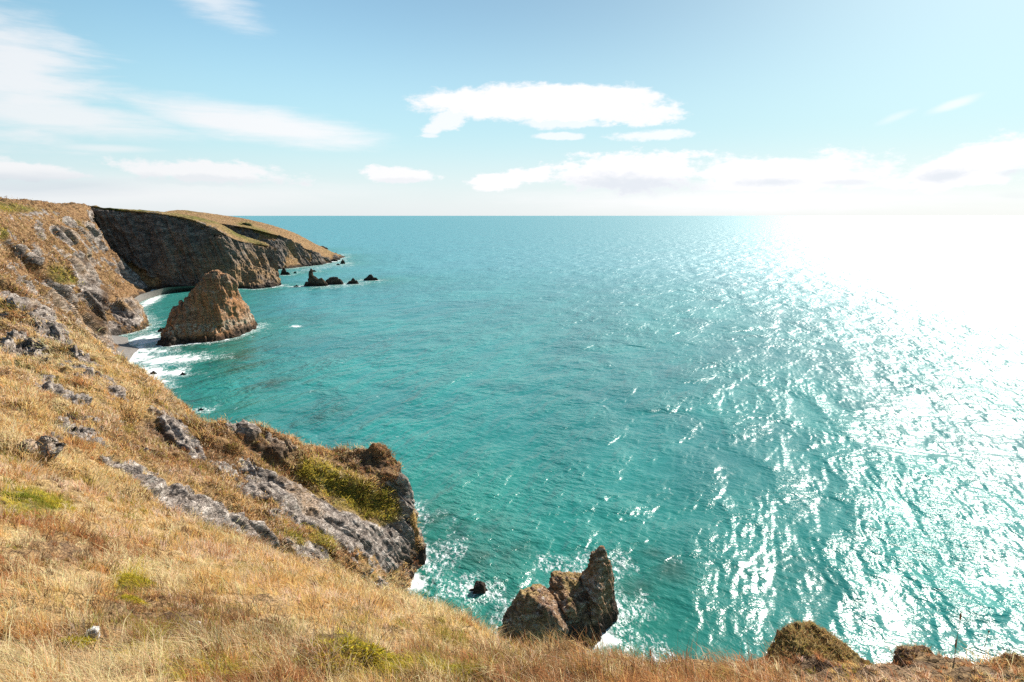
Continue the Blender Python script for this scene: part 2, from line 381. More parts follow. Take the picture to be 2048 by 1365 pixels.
land('bay_terrain', [q0, q1, q2a, q2, q3, q4, q5, q6], 520, 520, False, M_bay, rock_scale=7.0, amp=1.0, rock_s=(0.60, 0.8), rough=0.9, bias=-0.02, tus=(2.2, 0.6), scatter=0.12, gully=11.0, gully_w=27.0, scrub0=1.15,
     rocks=[(175, 560, 26, 70, -25), (195, 600, 25, 35, -25), (265, 552, 45, 18, 38), (130, 470, 40, 14, 30), (80, 462, 12, 26, -15), (255, 625, 40, 32, 40), (180, 655, 26, 42, -38), (205, 690, 20, 40, -30), (225, 665, 22, 26), (240, 730, 40, 34, 40), (140, 445, 20, 10, 30)],
     patchy=[(60, 520, 80, 50), (110, 600, 80, 70, 40), (200, 690, 50, 60, -30), (100, 660, 60, 50), (220, 520, 40, 30, 35), (60, 430, 80, 16), (160, 500, 60, 50)],
     greens=[(115, 548, 24, 18, 30), (15, 415, 60, 8, 5), (5, 470, 12, 14), (140, 560, 16, 10)],
     warms=[(250, 606, 32, 16, 20), (180, 650, 26, 50, -38), (165, 630, 20, 20)],
     darks=[(172, 520, 8, 12), (212, 598, 10, 24), (200, 640, 14, 30, -40)],
     label='brown turf slope with grey outcrops falling to the coves')

# high cliff in its own shade
xs = [120, 170, 230, 300, 370, 430, 462, 500, 532, 562]
ft = [P(120, 590, 425), lo(W(200, 585)), lo(W(250, 583)), lo(W(305, 580)), lo(W(370, 577)), lo(W(430, 577)), lo(W(470, 579)), lo(W(510, 578)), lo(W(540, 576)), lo(W(563, 572))]
m1_ = [P(120, 510, 432), P(180, 520, 434), P(232, 525, 432), P(300, 525, 430), P(370, 525, 430), P(425, 535, 430), P(458, 540, 432), P(503, 540, 442), P(536, 540, 450), P(559, 545, 455)]
ed = [P(120, 418, 436), P(178, 419, 438), P(232, 425, 440), P(300, 431, 440), P(372, 442, 440), P(430, 464, 439), P(462, 480, 441), P(502, 490, 456), P(530, 495, 463), P(549, 506, 464)]
ed2 = [p + w(0, 3.0, 0.7) for p in ed[:7]] + [p + w(0, 1.5, 0.3) for p in ed[7:]]
sk = [P(120, 411, 480), P(170, 414.5, 490), P(232, 418, 500), P(300, 422, 520), P(372, 430, 530), P(435, 446, 515), P(475, 468, 492), P(507, 479, 484), P(530, 488, 475), P(549, 503, 467)]
b1 = [p + w(p[0] / p[1] * 40 - 1.2 * i, 40, -1.5 * (1 + i * 0.8)) for i, p in enumerate(sk)]
b2 = [p + w(-30, 110, -12) for p in sk[:4]] + [w(p[0] * (1 + 60 / p[1]) - 18, p[1] + 60, -3) for p in sk[4:]]
land('cliff_terrain', [ft, m1_, ed, ed2, sk, b1, b2], 380, 560, False, M_far, rock_scale=8.0, amp=1.5, rock_s=(0.34, 0.5), rough=0.16, tus=(3, 0.4), ribs=1.3, scrub0=0.6,
     greens=[(400, 437, 70, 7, 8), (490, 474, 50, 8, 22), (250, 420, 100, 4, 2)], warms=[(510, 545, 60, 50)], rocks=[(508, 540, 75, 55)], bed=(0.9, 0.2, 0.3), bed_k=0.22,
     label='high dark cliff in its own shade with a sunlit rocky nose')

# point beyond it
ft = [P(380, 552, 560), lo(W(470, 545)), lo(W(520, 541)), lo(W(560, 539)), lo(W(590, 537)), lo(W(615, 533)), lo(W(640, 530)), lo(W(662, 526))]
m1_ = [P(380, 500, 570), P(470, 505, 578), P(520, 507, 582), P(550, 508, 588), P(585, 514, 608), P(612, 517, 622), P(636, 520, 635), P(658, 524.5, 662)]
ed = [P(380, 440, 580), P(440, 450, 588), P(495, 459, 592), P(540, 470, 598), P(572, 479, 609), P(605, 496, 626), P(632, 508, 638), P(655, 521.5, 663)]
ed2 = [p + w(0, 4.0, 0.8) for p in ed[:5]] + [p + w(0, 1.5, 0.3) for p in ed[5:]]
sk = [P(330, 424, 700), P(440, 437, 720), P(500, 449, 705), P(547, 463, 685), P(590, 484, 672), P(612, 494, 668), P(636, 505, 668), P(656, 522, 669)]
b1 = [p + w(4, 60, -2 - i * 0.8) for i, p in enumerate(sk)]
b2 = [w(p[0] + 8, p[1] + 120, -4) for p in sk]
land('point_terrain', [ft, m1_, ed, ed2, sk, b1, b2], 260, 360, False, M_far, rock_scale=9.0, amp=1.2, rock_s=(0.34, 0.5), rough=0.14, tus=(3, 0.4), ribs=1.0, scrub0=0.7,
     greens=[(490, 449, 18, 5), (520, 462, 40, 6, 20)], warms=[(590, 500, 20, 30)],
     label='farthest low point of the coast tapering into the sea')

# ---------------------------------------------------------------- rocks as closed, remeshed solids
def hull_mesh(blobs):
    bm = bmesh.new()
    for pts in blobs:
        vs = [bm.verts.new(tuple(p)) for p in pts]
        r = bmesh.ops.convex_hull(bm, input=vs)
        dead = [e for e in r['geom_interior'] if isinstance(e, bmesh.types.BMVert)]
        if dead: bmesh.ops.delete(bm, geom=dead, context='VERTS')
    me = bpy.data.meshes.new('hull'); bm.to_mesh(me); bm.free()
    return me

def rock_thing(name, blobs, voxel, scale, amp, mat, label, cat, group=None, grass_top=0.0, warm=0.4, dark=0.0, turfline=0.55, blocky=1.0, smoothing=1, vert=0.5, bed=(0.8, 0.25, 0.5), bed_k=0.7, ridge_k=0.6):
    me = hull_mesh(blobs)
    tmp = bpy.data.objects.new('tmp', me); COL.objects.link(tmp)
    md = tmp.modifiers.new('r', 'REMESH'); md.mode = 'VOXEL'; md.voxel_size = voxel
    sm = tmp.modifiers.new('s', 'SMOOTH'); sm.iterations = smoothing; sm.factor = 0.5
    dg = bpy.context.evaluated_depsgraph_get()
    out = bpy.data.meshes.new_from_object(tmp.evaluated_get(dg))
    bpy.data.objects.remove(tmp); bpy.data.meshes.remove(me)
    n = len(out.vertices)
    v = np.empty(n * 3, np.float32); out.vertices.foreach_get('co', v); v = v.reshape(-1, 3).astype(float)
    nn = np.empty(n * 3, np.float32); out.vertices.foreach_get('normal', nn); nn = nn.reshape(-1, 3).astype(float)
    s = scale
    q = v.copy(); q[:, 0] += 0.35 * q[:, 2]; q = q * np.array([1.0, 0.8, vert])
    f1, f21, val = worley(q / s + 0.3 * fbm(v / s, 2)[:, None])
    _, f21b, valb = worley(q / (s * 0.37) + 5)
    d = blocky * ((val - 0.5) * 0.8 + np.clip(f21, 0, 0.25) * 1.2 + 0.45 * ((valb - 0.5) * 0.9 + np.clip(f21b, 0, 0.25))) + ridge_k * ridged(q / (s * 1.1), 5) + 0.3 * fbm(v / (s * 0.25), 3) + bed_k * (strata(v, bed, s * 0.5) + 0.5 * strata(v, bed, s * 0.17))
    v2 = v + nn * (s * 0.22 * amp * (d - 0.3))[:, None]
    cen = v2.mean(0); base = v2[:, 2].min()
    out.vertices.foreach_set('co', (v2 - np.array([cen[0], cen[1], base])).astype(np.float32).ravel())
    top = grass_top * sstep(turfline, turfline + 0.25, nn[:, 2] + 0.3 * fbm(v / (s * 0.8), 3))
    zz = (v2[:, 2] - max(base, 0)) / max(v2[:, 2].max() - max(base, 0), 1e-3)
    top = top * sstep(0.35, 0.6, zz)
    set_col(out, 'mask', np.stack([1 - top, 0.35 * top, np.full(n, warm), np.full(n, dark)], 1))
    out.name = name
    o = link(name, out, mat); o.location = (cen[0], cen[1], base)
    o.data.update()
    tag(o, None, label, cat, group)
    o_v = v2
    ROCKV.append(o_v[np.abs(o_v[:, 2]) < max(0.6, 2 * voxel)])
    return o
ROCKV = []

def ring(c, rx, ry, z, n=9, jit=0.12, rot=0.0, r=None):
    r = r or random
    out = []
    for k in range(n):
        a = 2 * math.pi * k / n + rot
        j = 1 + r.uniform(-jit, jit)
        out.append((c[0] + rx * j * math.cos(a), c[1] + ry * j * math.sin(a), z))
    return out

# the big sea stack: a sheer right side, a long slope to the left
def sect(pl, pr, back, z=None):      # front edge from pl to pr, the same edge moved back
    a, b = np.array(pl), np.array(pr)
    return [a, b, a + np.array(back), b + np.array(back), (a + b) / 2 + np.array([2.0, -2.5, 0]) if z is None else (a + b) / 2]
sA = [W(312, 697, -1.5), W(350, 699, -1.5), W(430, 692, -1.5), W(470, 684, -1.5), W(500, 671, -1.5), W(330, 697, -1.5) + w(-4, 22, 0), W(490, 669, -1.5) + w(0, 16, 0),
      P(345, 625, 247), P(366, 606, 250), P(352, 618, 256), P(494, 650, 263), P(489, 622, 264), P(478, 590, 262), P(390, 620, 248), P(440, 640, 252)]
sB = [P(352, 655, 243), P(372, 600, 250), P(395, 570, 253), P(414, 549, 256), P(434, 543, 257), P(455, 550, 258), P(470, 566, 260), P(478, 592, 262), P(490, 630, 263), P(494, 660, 262),
      P(405, 575, 268), P(436, 553, 266), P(462, 565, 270), P(440, 650, 248), P(430, 600, 252)]
sC = [W(308, 699, -1), W(345, 700, -1), W(345, 690, -1) + w(0, 10, 0), P(326, 668, 240), P(340, 650, 243), P(318, 688, 236), P(345, 665, 240)]
sD = [P(358, 640, 247), P(362, 603, 250), P(374, 607, 250), P(372, 640, 247), P(364, 606, 255), P(372, 625, 256)]
rock_thing('sea_stack', [sA, sB, sC, sD], 0.36, 4.2, 1.2, M_stack, 'tall brown sea stack like a cone standing in the bay', 'sea stack', warm=0.8, grass_top=0.5, turfline=0.8, vert=0.36, bed=(0.85, -0.2, 0.35), bed_k=0.6)

# the jagged rock below the near slope
pA = [W(994, 1335, -2), W(1125, 1335, -2), W(1140, 1250, -2), W(1030, 1245, -2), P(1003, 1275, 64), P(1012, 1235, 66), P(1038, 1187, 67.5), P(1060, 1178, 69), P(1081, 1173, 70), P(1104, 1187, 70), P(1064, 1198, 65.5), P(1098, 1222, 64.3), P(1128, 1262, 63.2), P(1122, 1230, 68)]
pB = [W(1085, 1315, -2), W(1190, 1315, -2), W(1190, 1240, -2), W(1100, 1240, -2), P(1102, 1165, 71), P(1110, 1147, 72), P(1135, 1146, 72.5), P(1166, 1152, 72), P(1163, 1158, 71), P(1175, 1200, 69), P(1102, 1195, 69), P(1138, 1215, 66), P(1125, 1158, 70.3), P(1112, 1150, 74), P(1162, 1154, 73.5)]
pC = [W(1150, 1300, -2), W(1205, 1300, -2), W(1228, 1262, -2), W(1230, 1230, -2), W(1160, 1230, -2), P(1150, 1188, 70), P(1170, 1155, 70.5), P(1184, 1116, 71.2), P(1199, 1108, 71.3), P(1203, 1098, 71.6), P(1211, 1103, 71.8), P(1213, 1118, 71.5), P(1217, 1160, 71), P(1224, 1215, 70), P(1192, 1200, 68), P(1197, 1150, 70), P(1188, 1115, 72.3), P(1209, 1150, 72.6)]
pD = [W(1195, 1275, -2), W(1238, 1258, -2), W(1234, 1215, -2), W(1200, 1225, -2), P(1218, 1190, 71), P(1227, 1215, 70.8), P(1229, 1235, 70), P(1210, 1205, 69)]
pE = [P(1186, 1200, 70), W(1180, 1300, -1), W(1196, 1300, -1), P(1190, 1190, 68.4), P(1195, 1190, 68.8), P(1184, 1240, 67), P(1198, 1245, 67)]
pF = [P(1118, 1248, 65.2), P(1150, 1226, 67), P(1184, 1232, 67.5), W(1122, 1328, -1), W(1192, 1312, -1), P(1128, 1205, 70), P(1172, 1202, 70), P(1085, 1225, 66), P(1102, 1198, 69.5), P(1126, 1192, 69.5)]
rock_thing('rock_pinnacle', [pA, pB, pC, pD, pE, pF], 0.09, 1.5, 1.15, M_pin, 'jagged brown rock with a thin spire just below the grass edge', 'rock', warm=0.55, grass_top=0.62, turfline=0.72, vert=0.24, smoothing=0, bed=(0.92, 0.3, 0.22), bed_k=0.6, blocky=0.7, ridge_k=1.2)

def reef(name, px, py, wpx, hpx, label, group=None, peaks=None, depth=0.6, mat=None, seed=0, cat='rock', vox=None, amp=0.9):
    """a low rock whose waterline centre is seen at (px, py), wpx wide and hpx tall in the picture"""
    r = random.Random(seed)
    c = W(px, py); dist = np.linalg.norm(c - np.array([0, 0, H])); mpp = dist / F
    L, T = wpx * mpp, hpx * mpp
    blobs = []
    for (u, f, ww) in (peaks or [(0.0, 1.0, 0.5), (-0.45, 0.5, 0.45), (0.4, 0.6, 0.45)]):
        cx = c[0] + u * L * 0.5
        b = ring((cx, c[1]), ww * L * 0.55, ww * L * 0.55 * depth, -0.6, 9, 0.25, r.random() * 6, r)
        b += ring((cx + r.uniform(-.05, .05) * L, c[1]), ww * L * 0.36, ww * L * 0.34 * depth, T * f * 0.55, 8, 0.3, r.random() * 6, r)
        b += ring((cx + r.uniform(-.1, .1) * L * ww, c[1]), ww * L * 0.12, ww * L * 0.12 * depth, T * f, 5, 0.4, r.random() * 6, r)
        blobs.append(b)
    return rock_thing(name, blobs, vox or max(0.06, L / 70), max(L / 6, T / 3), amp, mat or M_reef, label, cat, group, warm=0.2, smoothing=1)

G = 'dark rocks awash off the point'
reef('sea_rock', 645, 499, 30, 6, 'long low dark rock farthest out beyond the point', G, seed=1)
reef('sea_rock', 672, 514, 28, 7, 'low dark rock, second farthest out off the point', G, seed=2)
reef('sea_rock', 667, 523, 20, 4, 'thin flat rock close beside the tip of the far point', G, seed=3)
reef('sea_rock', 686, 528, 12, 8, 'small blocky rock in surf right of the point tip', G, seed=4, peaks=[(0, 1, .6), (-.3, .7, .5)])
reef('sea_rock', 676, 530.5, 9, 3, 'tiny rock in white surf below the point tip', G, seed=5)
reef('sea_rock', 628, 544, 12, 3.5, 'tiny rock standing behind the jagged reef', G, seed=12)
G2 = 'reef rocks in front of the cliff nose'
reef('reef_rock', 632, 572, 46, 33, 'jagged reef rock with an upright horn at its left', G2, seed=6, peaks=[(-.32, 1.0, .28), (-.1, .55, .5), (.3, .42, .5), (.55, .3, .4), (-.55, .2, .45)], amp=1.0)
reef('reef_rock', 668, 569, 42, 14, 'flat topped reef rock right of the jagged one', G2, seed=7, peaks=[(-.3, .95, .5), (.1, 1, .6), (.45, .7, .4)])
reef('reef_rock', 707, 568, 26, 11, 'small dark reef rock at the end of the row', G2, seed=8)
reef('reef_rock', 744, 561, 34, 11, 'lone dark rock out to the right of the reef', G2, seed=9, peaks=[(-.15, 1, .5), (.35, .5, .5), (-.5, .4, .4)])
reef('reef_rock', 593, 573.5, 12, 3, 'tiny awash rock at the left end of the reef', G2, seed=10)
reef('boulder', 571, 550, 20, 13, 'dark boulder at the foot of the cliff nose', 'boulders by the cliff nose', seed=11, peaks=[(-.2, 1, .6), (.4, .4, .5)])
reef('boulder', 590, 547, 8, 3.5, 'small boulder right of the dark boulder by the cliff nose', 'boulders by the cliff nose', seed=13)
G3 = 'boulders in the surf below the bay slope'
reef('shore_rock', 322, 664, 16, 7, 'small dark rock in foam left of the sea stack', G3, seed=14)
reef('shore_rock', 275, 764, 36, 20, 'dark rock lump at the foot of the slope in the surf', G3, seed=15, peaks=[(-.2, 1, .6), (.35, .7, .5)])
reef('shore_rock', 300, 762, 13, 8, 'small rock in surf just right of the dark lump', G3, seed=16)
reef('shore_rock', 307, 748, 15, 5, 'flat rock in white surf above the dark lump', G3, seed=17)
reef('shore_rock', 255, 732, 12, 5, 'small rock in surf by the grey beach', G3, seed=18)
reef('shore_rock', 366, 750, 14, 5, 'rock in a breaking wave farther out from the slope', G3, seed=19)
reef('shore_rock', 300, 774, 9, 3, 'tiny rock in surf lowest of its group', G3, seed=20)
c = W(958, 1183)
bx = [(c[0] + x, c[1] + y, z) for x, y, z in [(-.75, -.7, -.6), (.85, -.6, -.6), (.8, .8, -.6), (-.7, .7, -.6), (-.6, -.45, .75), (.5, -.35, .95), (.75, .5, .8), (-.4, .55, 1.1), (.1, .3, 1.2)]]
rock_thing('boulder', [bx], 0.07, 0.6, 0.5, M_pin, 'square brown boulder in foam between headland and spire', 'rock', 'boulders in the near water', warm=0.5)
reef('boulder', 955, 1181, 44, 5, 'dark ledge awash around the square boulder', 'boulders in the near water', seed=22, depth=0.5)
reef('boulder', 402, 821, 14, 4, 'small rock showing above the headland crest', 'boulders in the near water', seed=23)

# ---------------------------------------------------------------- little beaches
m_beach, t = material('shingle')
pos = t.add('ShaderNodeNewGeometry').outputs['Position']
bc = t.ramp(t.noise(pos, 1.4, 8, 0.75), [(0.3, (0.06, 0.05, 0.044)), (0.5, (0.13, 0.115, 0.10)), (0.7, (0.21, 0.19, 0.17))])
p = t.add('ShaderNodeBsdfPrincipled'); t.l.new(bc, p.inputs['Base Color']); p.inputs['Roughness'].default_value = 0.8
t.l.new(p.outputs[0], t.add('ShaderNodeOutputMaterial').inputs[0])
def beach(outer, inner, label):
    a = cr(np.array(outer), 60); b = cr(np.array(inner), 60)
    g = np.stack([a * (1 - f) + b * f for f in np.linspace(0, 1, 24)])
    g[:, :, 2] += 0.15 * fbm(g.reshape(-1, 3) / 1.5, 3).reshape(g.shape[:2])
    me, _ = grid_mesh('beach', g)
    if me.polygons[0].normal.z < 0: me.flip_normals()
    tag(link('beach', me, m_beach), 'structure', label)
beach([W(262, 676, -.4), W(266, 690, -.4), W(284, 697, -.3), W(274, 709, -.4), W(262, 728, -.5), W(255, 745, -.6)],
      [W(205, 668, 3), W(205, 690, 3.2), W(200, 700, 3.4), W(200, 712, 3.2), W(208, 730, 3), W(225, 748, 2)], 'small grey shingle beach below the bay slope')
beach([W(272, 612, -.5), W(287, 603, -.3), W(312, 594, -.3), W(348, 585, -.3), W(410, 578.5, -.5)],
      [W(255, 608, 4), W(280, 590, 4), W(315, 580, 4), W(340, 575, 4), W(400, 572, 3)], 'strip of shingle in the cove under the dark cliff')

# ---------------------------------------------------------------- the sea
def axis(lo, hi, step, far, growth):
    a = list(np.arange(lo, hi, step)); s = step; x = a[-1]
    while x < far: s *= growth; x += s; a.append(x)
    s = step; x = lo; pre = []
    while x > -far: s *= growth; x -= s; pre.append(x)
    return np.array(pre[::-1] + a)
ax = axis(-215, 40, 1.0, 60000, 1.22); ay = axis(30, 480, 1.1, 60000, 1.2)
ay = ay[ay > -3000]
X, Y = np.meshgrid(ax, ay)
g = np.stack([X, Y, np.zeros_like(X)], -1)
sv = g.reshape(-1, 3)
pts = [L['v'][np.abs(L['v'][:, 2]) < 0.8] for L in LAND.values()] + ROCKV
pts = np.concatenate([p for p in pts if len(p)])
key = np.unique(np.round(pts[:, :2] / 0.7).astype(int), axis=0) * 0.7
kd = kdtree.KDTree(len(key))
for i, k in enumerate(key): kd.insert((k[0], k[1], 0), i)
kd.balance()
near = (sv[:, 0] > -330) & (sv[:, 0] < 90) & (sv[:, 1] > 20) & (sv[:, 1] < 1100)
dist = np.full(len(sv), 999.0)
for i in np.nonzero(near)[0]: dist[i] = kd.find((sv[i, 0], sv[i, 1], 0))[2]
spx, spy, sdep = project(sv)
ok = sdep > 5
ws = np.array([1.0, 1.0, 1.0])
shore = np.exp(-dist / (1.6 + 0.006 * sv[:, 1]))
foam = 0.72 * shore
for b in [(265, 715, 75, 22, 0), (300, 755, 55, 40, 10), (300, 785, 28, 26, 0), (290, 680, 60, 14, -10), (300, 603, 45, 9, -28), (275, 700, 90, 12, 0), (352, 746, 34, 10, -20),
          (340, 720, 110, 12, -4)]:
    foam = np.maximum(foam, 0.80 * blob(spx, spy, *b) * ok)
for b in [(845, 1162, 32, 34, 30), (880, 1120, 60, 70, 20), (958, 1185, 60, 30, 0), (1230, 1270, 46, 55, 0), (1290, 1300, 90, 50, 0), (900, 1180, 80, 60, 0), (1180, 1140, 120, 50, 0), (590, 653, 18, 4, 0), (690, 529, 26, 8, 0), (640, 535, 60, 6, -10), (690, 570, 90, 7, -6)]:
    foam = np.maximum(foam, 0.36 * blob(spx, spy, *b) * ok)
for b in [(838, 1165, 22, 22, 0), (1222, 1282, 24, 34, 0), (592, 653, 14, 2.5, 0), (1345, 1340, 40, 22, 30)]:
    foam = np.maximum(foam, 0.78 * blob(spx, spy, *b) * ok)
shallow = np.exp(-dist / 26.0)
for b in [(400, 620, 130, 60, 0), (420, 720, 140, 50, 0), (900, 1150, 160, 110, 0), (330, 760, 90, 50, 0)]:
    shallow = np.maximum(shallow, 0.9 * blob(spx, spy, *b) * ok)
kelp = np.zeros(len(sv))
for b in [(480, 722, 40, 20, -20), (400, 690, 110, 14, -4), (980, 1090, 90, 60, 20), (880, 1060, 60, 50, 0), (660, 830, 40, 10, -20), (540, 770, 60, 14, -10), (1260, 1160, 50, 40, 30), (1000, 1220, 50, 40, 0), (360, 800, 60, 14, 0), (1330, 1130, 60, 30, 30)]:
    kelp = np.maximum(kelp, blob(spx, spy, *b) * ok)
me, _ = grid_mesh('sea', g)
if me.polygons[0].normal.z < 0: me.flip_normals()
set_col(me, 'water', np.stack([foam, shallow, kelp], 1))

m_sea, t = material('sea_water')
pos = t.add('ShaderNodeNewGeometry').outputs['Position']
at = t.add('ShaderNodeAttribute', attribute_name='water')
sep = t.add('ShaderNodeSeparateColor'); t.l.new(at.outputs['Color'], sep.inputs[0])
fo, sh, ke = sep.outputs
xyz = t.add('ShaderNodeSeparateXYZ'); t.l.new(pos, xyz.inputs[0])
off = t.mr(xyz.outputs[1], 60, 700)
# waves: swell, wind sea, chop, ripples; heights in metres
wn = t.add('ShaderNodeTexNoise'); t.l.new(pos, wn.inputs['Vector']); wn.inputs['Scale'].default_value = 1 / 38; wn.inputs['Detail'].default_value = 2
wv = t.add('ShaderNodeVectorMath', operation='SCALE'); t.l.new(t.vm('SUBTRACT', wn.outputs['Color'], (0.5, 0.5, 0.5)), wv.inputs[0]); wv.inputs['Scale'].default_value = 3.5
warped = t.vm('ADD', pos, wv.outputs[0])
def waves(wl, stretch, ang, amp, detail=2, rough=0.5, dist=0.0, loc=(0, 0, 0)):
    v = t.map(warped, rot=(0, 0, math.radians(ang)), scale=(wl, wl * stretch, 1), loc=loc, vt='TEXTURE')
    return t.m('MULTIPLY', t.noise(v, 1.0, detail, rough, dist), amp)
swell = waves(17, 2.8, -18, 2.1, 1)
wind = waves(5.2, 2.1, -26, 0.54, 2, 0.5, 0.12)
wind2 = waves(2.6, 2.2, 62, 0.38, 2, 0.55, 0.12, (3, 7, 0))
chop = waves(1.05, 1.9, 48, 0.31, 3, 0.62, 0.1)
rip = waves(0.36, 1.5, 20, 0.068, 2, 0.6)
gust = t.m('MULTIPLY', t.mr(t.noise(t.map(warped, rot=(0, 0, -0.35), scale=(45, 110, 1), vt='TEXTURE'), 1.0, 4, 0.6), 0.3, 0.7, 0.6, 1.35), t.mr(t.noise(t.map(warped, rot=(0, 0, -0.35), scale=(7, 22, 1), vt='TEXTURE'), 1.0, 3, 0.6), 0.35, 0.65, 0.6, 1.25))
hgt = t.m('ADD', swell, t.m('MULTIPLY', gust, t.m('ADD', t.m('ADD', wind, wind2), t.m('ADD', chop, rip))))
bp = t.add('ShaderNodeBump'); bp.inputs['Strength'].default_value = 1.0; bp.inputs['Distance'].default_value = 1.0
t.l.new(hgt, bp.inputs['Height'])
patch = t.noise(t.map(warped, rot=(0, 0, -0.4), scale=(40, 110, 1), vt='TEXTURE'), 1.0, 5, 0.6)
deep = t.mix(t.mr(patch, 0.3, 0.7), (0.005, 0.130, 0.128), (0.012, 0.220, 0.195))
deep = t.mix(t.m('MULTIPLY', off, 0.8), deep, (0.080, 0.265, 0.315))  # paler, bluer offshore colour stands in for stronger sky reflection
wcol = t.mix(t.m('MULTIPLY', sh, 0.75), deep, (0.018, 0.150, 0.100))
wcol = t.mix(t.m('MULTIPLY', ke, t.mr(t.noise(pos, 0.16, 5, 0.6), 0.38, 0.6, 0.15, 0.85)), wcol, (0.024, 0.080, 0.060))
# brighter green on high waves: light through thin water, painted into the colour
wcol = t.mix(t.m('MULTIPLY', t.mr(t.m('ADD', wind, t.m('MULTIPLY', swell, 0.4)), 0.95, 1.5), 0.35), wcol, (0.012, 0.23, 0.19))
# foam: solid where the surf breaks, lace around it, small whitecaps offshore
nz = t.add('ShaderNodeTexNoise'); t.l.new(pos, nz.inputs['Vector']); nz.inputs['Scale'].default_value = 0.45; nz.inputs['Detail'].default_value = 4
vs = t.add('ShaderNodeVectorMath', operation='SCALE'); t.l.new(nz.outputs['Color'], vs.inputs[0]); vs.inputs['Scale'].default_value = 3.0
wpos = t.vm('ADD', pos, vs.outputs[0])
lace = t.voro(t.map(wpos, scale=(0.8, 0.55, 0)), 1.0, 'DISTANCE_TO_EDGE').outputs[0]
lace2 = t.voro(t.map(wpos, scale=(2.6, 1.8, 0)), 1.0, 'DISTANCE_TO_EDGE').outputs[0]
fn = t.noise(t.map(pos, rot=(0, 0, 0.2), scale=(0.35, 0.16, 1)), 1.0, 7, 0.68, 0.5)
solid = t.mr(t.m('ADD', fo, t.m('MULTIPLY', t.m('SUBTRACT', fn, 0.5), 1.5)), 0.55, 0.8)
brk = t.mr(t.noise(t.map(pos, rot=(0, 0, 0.4), scale=(1.9, 0.9, 1)), 1.0, 4, 0.7), 0.44, 0.6)
lmask = t.m('MULTIPLY', brk, t.m('MAXIMUM', t.mr(lace, 0.085, 0.01), t.m('MULTIPLY', t.mr(lace2, 0.16, 0.02), 0.9)))
lacy = t.m('MULTIPLY', lmask, t.mr(t.m('ADD', fo, t.m('MULTIPLY', t.m('SUBTRACT', fn, 0.5), 1.6)), 0.16, 0.42))
cap = t.noise(t.map(pos, rot=(0, 0, math.radians(-30)), scale=(1.6, 4.5, 1), vt='TEXTURE'), 1.0, 4, 0.65, 0.6)
capm = t.noise(pos, 0.045, 3, 0.6)
caps = t.mr(t.m('ADD', cap, t.m('MULTIPLY', capm, 0.34)), 0.92, 0.98, 0, 0.9)
foamf = t.m('MAXIMUM', t.m('MAXIMUM', solid, t.m('MULTIPLY', lacy, 0.9)), caps, clamp=True)
col = t.mix(foamf, wcol, (0.78, 0.80, 0.80))
p = t.add('ShaderNodeBsdfPrincipled')
t.l.new(col, p.inputs['Base Color']); t.l.new(bp.outputs[0], p.inputs['Normal'])
p.inputs['IOR'].default_value = 1.333
rg = t.m('ADD', t.m('ADD', 0.20, t.m('MULTIPLY', off, 0.24)), t.m('MULTIPLY', foamf, 0.5))
t.l.new(rg, p.inputs['Roughness'])
t.l.new(p.outputs[0], t.add('ShaderNodeOutputMaterial').inputs[0])
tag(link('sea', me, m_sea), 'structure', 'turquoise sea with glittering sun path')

# ---------------------------------------------------------------- grass
m_grass, t = material('grass_blades')
at = t.add('ShaderNodeAttribute', attribute_name='col')
d = t.add('ShaderNodeBsdfDiffuse'); tr = t.add('ShaderNodeBsdfTranslucent')
t.l.new(at.outputs['Color'], d.inputs[0]); t.l.new(at.outputs['Color'], tr.inputs[0])
mx = t.add('ShaderNodeMixShader'); mx.inputs[0].default_value = 0.5
t.l.new(d.outputs[0], mx.inputs[1]); t.l.new(tr.outputs[0], mx.inputs[2])
t.l.new(mx.outputs[0], t.add('ShaderNodeOutputMaterial').inputs[0])

PAL = np.array([(0.74, 0.47, 0.19), (0.80, 0.59, 0.34), (0.60, 0.33, 0.12), (0.76, 0.54, 0.37), (0.42, 0.195, 0.085), (0.33, 0.27, 0.055), (0.60, 0.47, 0.08), (0.15, 0.085, 0.045), (0.33, 0.185, 0.085), (0.43, 0.27, 0.135)])

def blade_mesh(name, base, nrm, lean, length, width, col, mid=True):
    n = len(base)
    side = rng.normal(size=(n, 3)); side[:, 2] *= 0.2
    d = nrm * 0.8 + lean; d /= np.linalg.norm(d, axis=1)[:, None]
    side -= d * (side * d).sum(1)[:, None]; side /= np.maximum(np.linalg.norm(side, axis=1), 1e-6)[:, None]
    side *= (width * 0.5)[:, None]
    L = length[:, None]
    bend = lean * L * 0.5
    m = base + d * L * 0.55
    tip = base + d * L * 0.95 + bend - np.array([0, 0, 1.0]) * (L * 0.12)
    b0 = base - d * L * 0.1
    v = np.stack([b0 - side, b0 + side, m + side * 0.75, m - side * 0.75, tip], 1).reshape(-1, 3)
    i = np.arange(n)[:, None] * 5
    f = np.concatenate([i + np.array([0, 1, 2, 3]), i + np.array([3, 2, 4])], 1).ravel()
    sz = np.tile([4, 3], n)
    me = bpy.data.meshes.new(name)
    me.vertices.add(len(v)); me.vertices.foreach_set('co', v.astype(np.float32).ravel())
    me.loops.add(len(f)); me.loops.foreach_set('vertex_index', f.astype(np.int32))
    me.polygons.add(len(sz)); me.polygons.foreach_set('loop_start', np.concatenate([[0], np.cumsum(sz)[:-1]]).astype(np.int32))
    me.update(calc_edges=True)
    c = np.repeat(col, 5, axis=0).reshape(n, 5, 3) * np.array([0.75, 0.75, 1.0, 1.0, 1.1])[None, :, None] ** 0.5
    set_col(me, 'col', c.reshape(-1, 3))
    return me

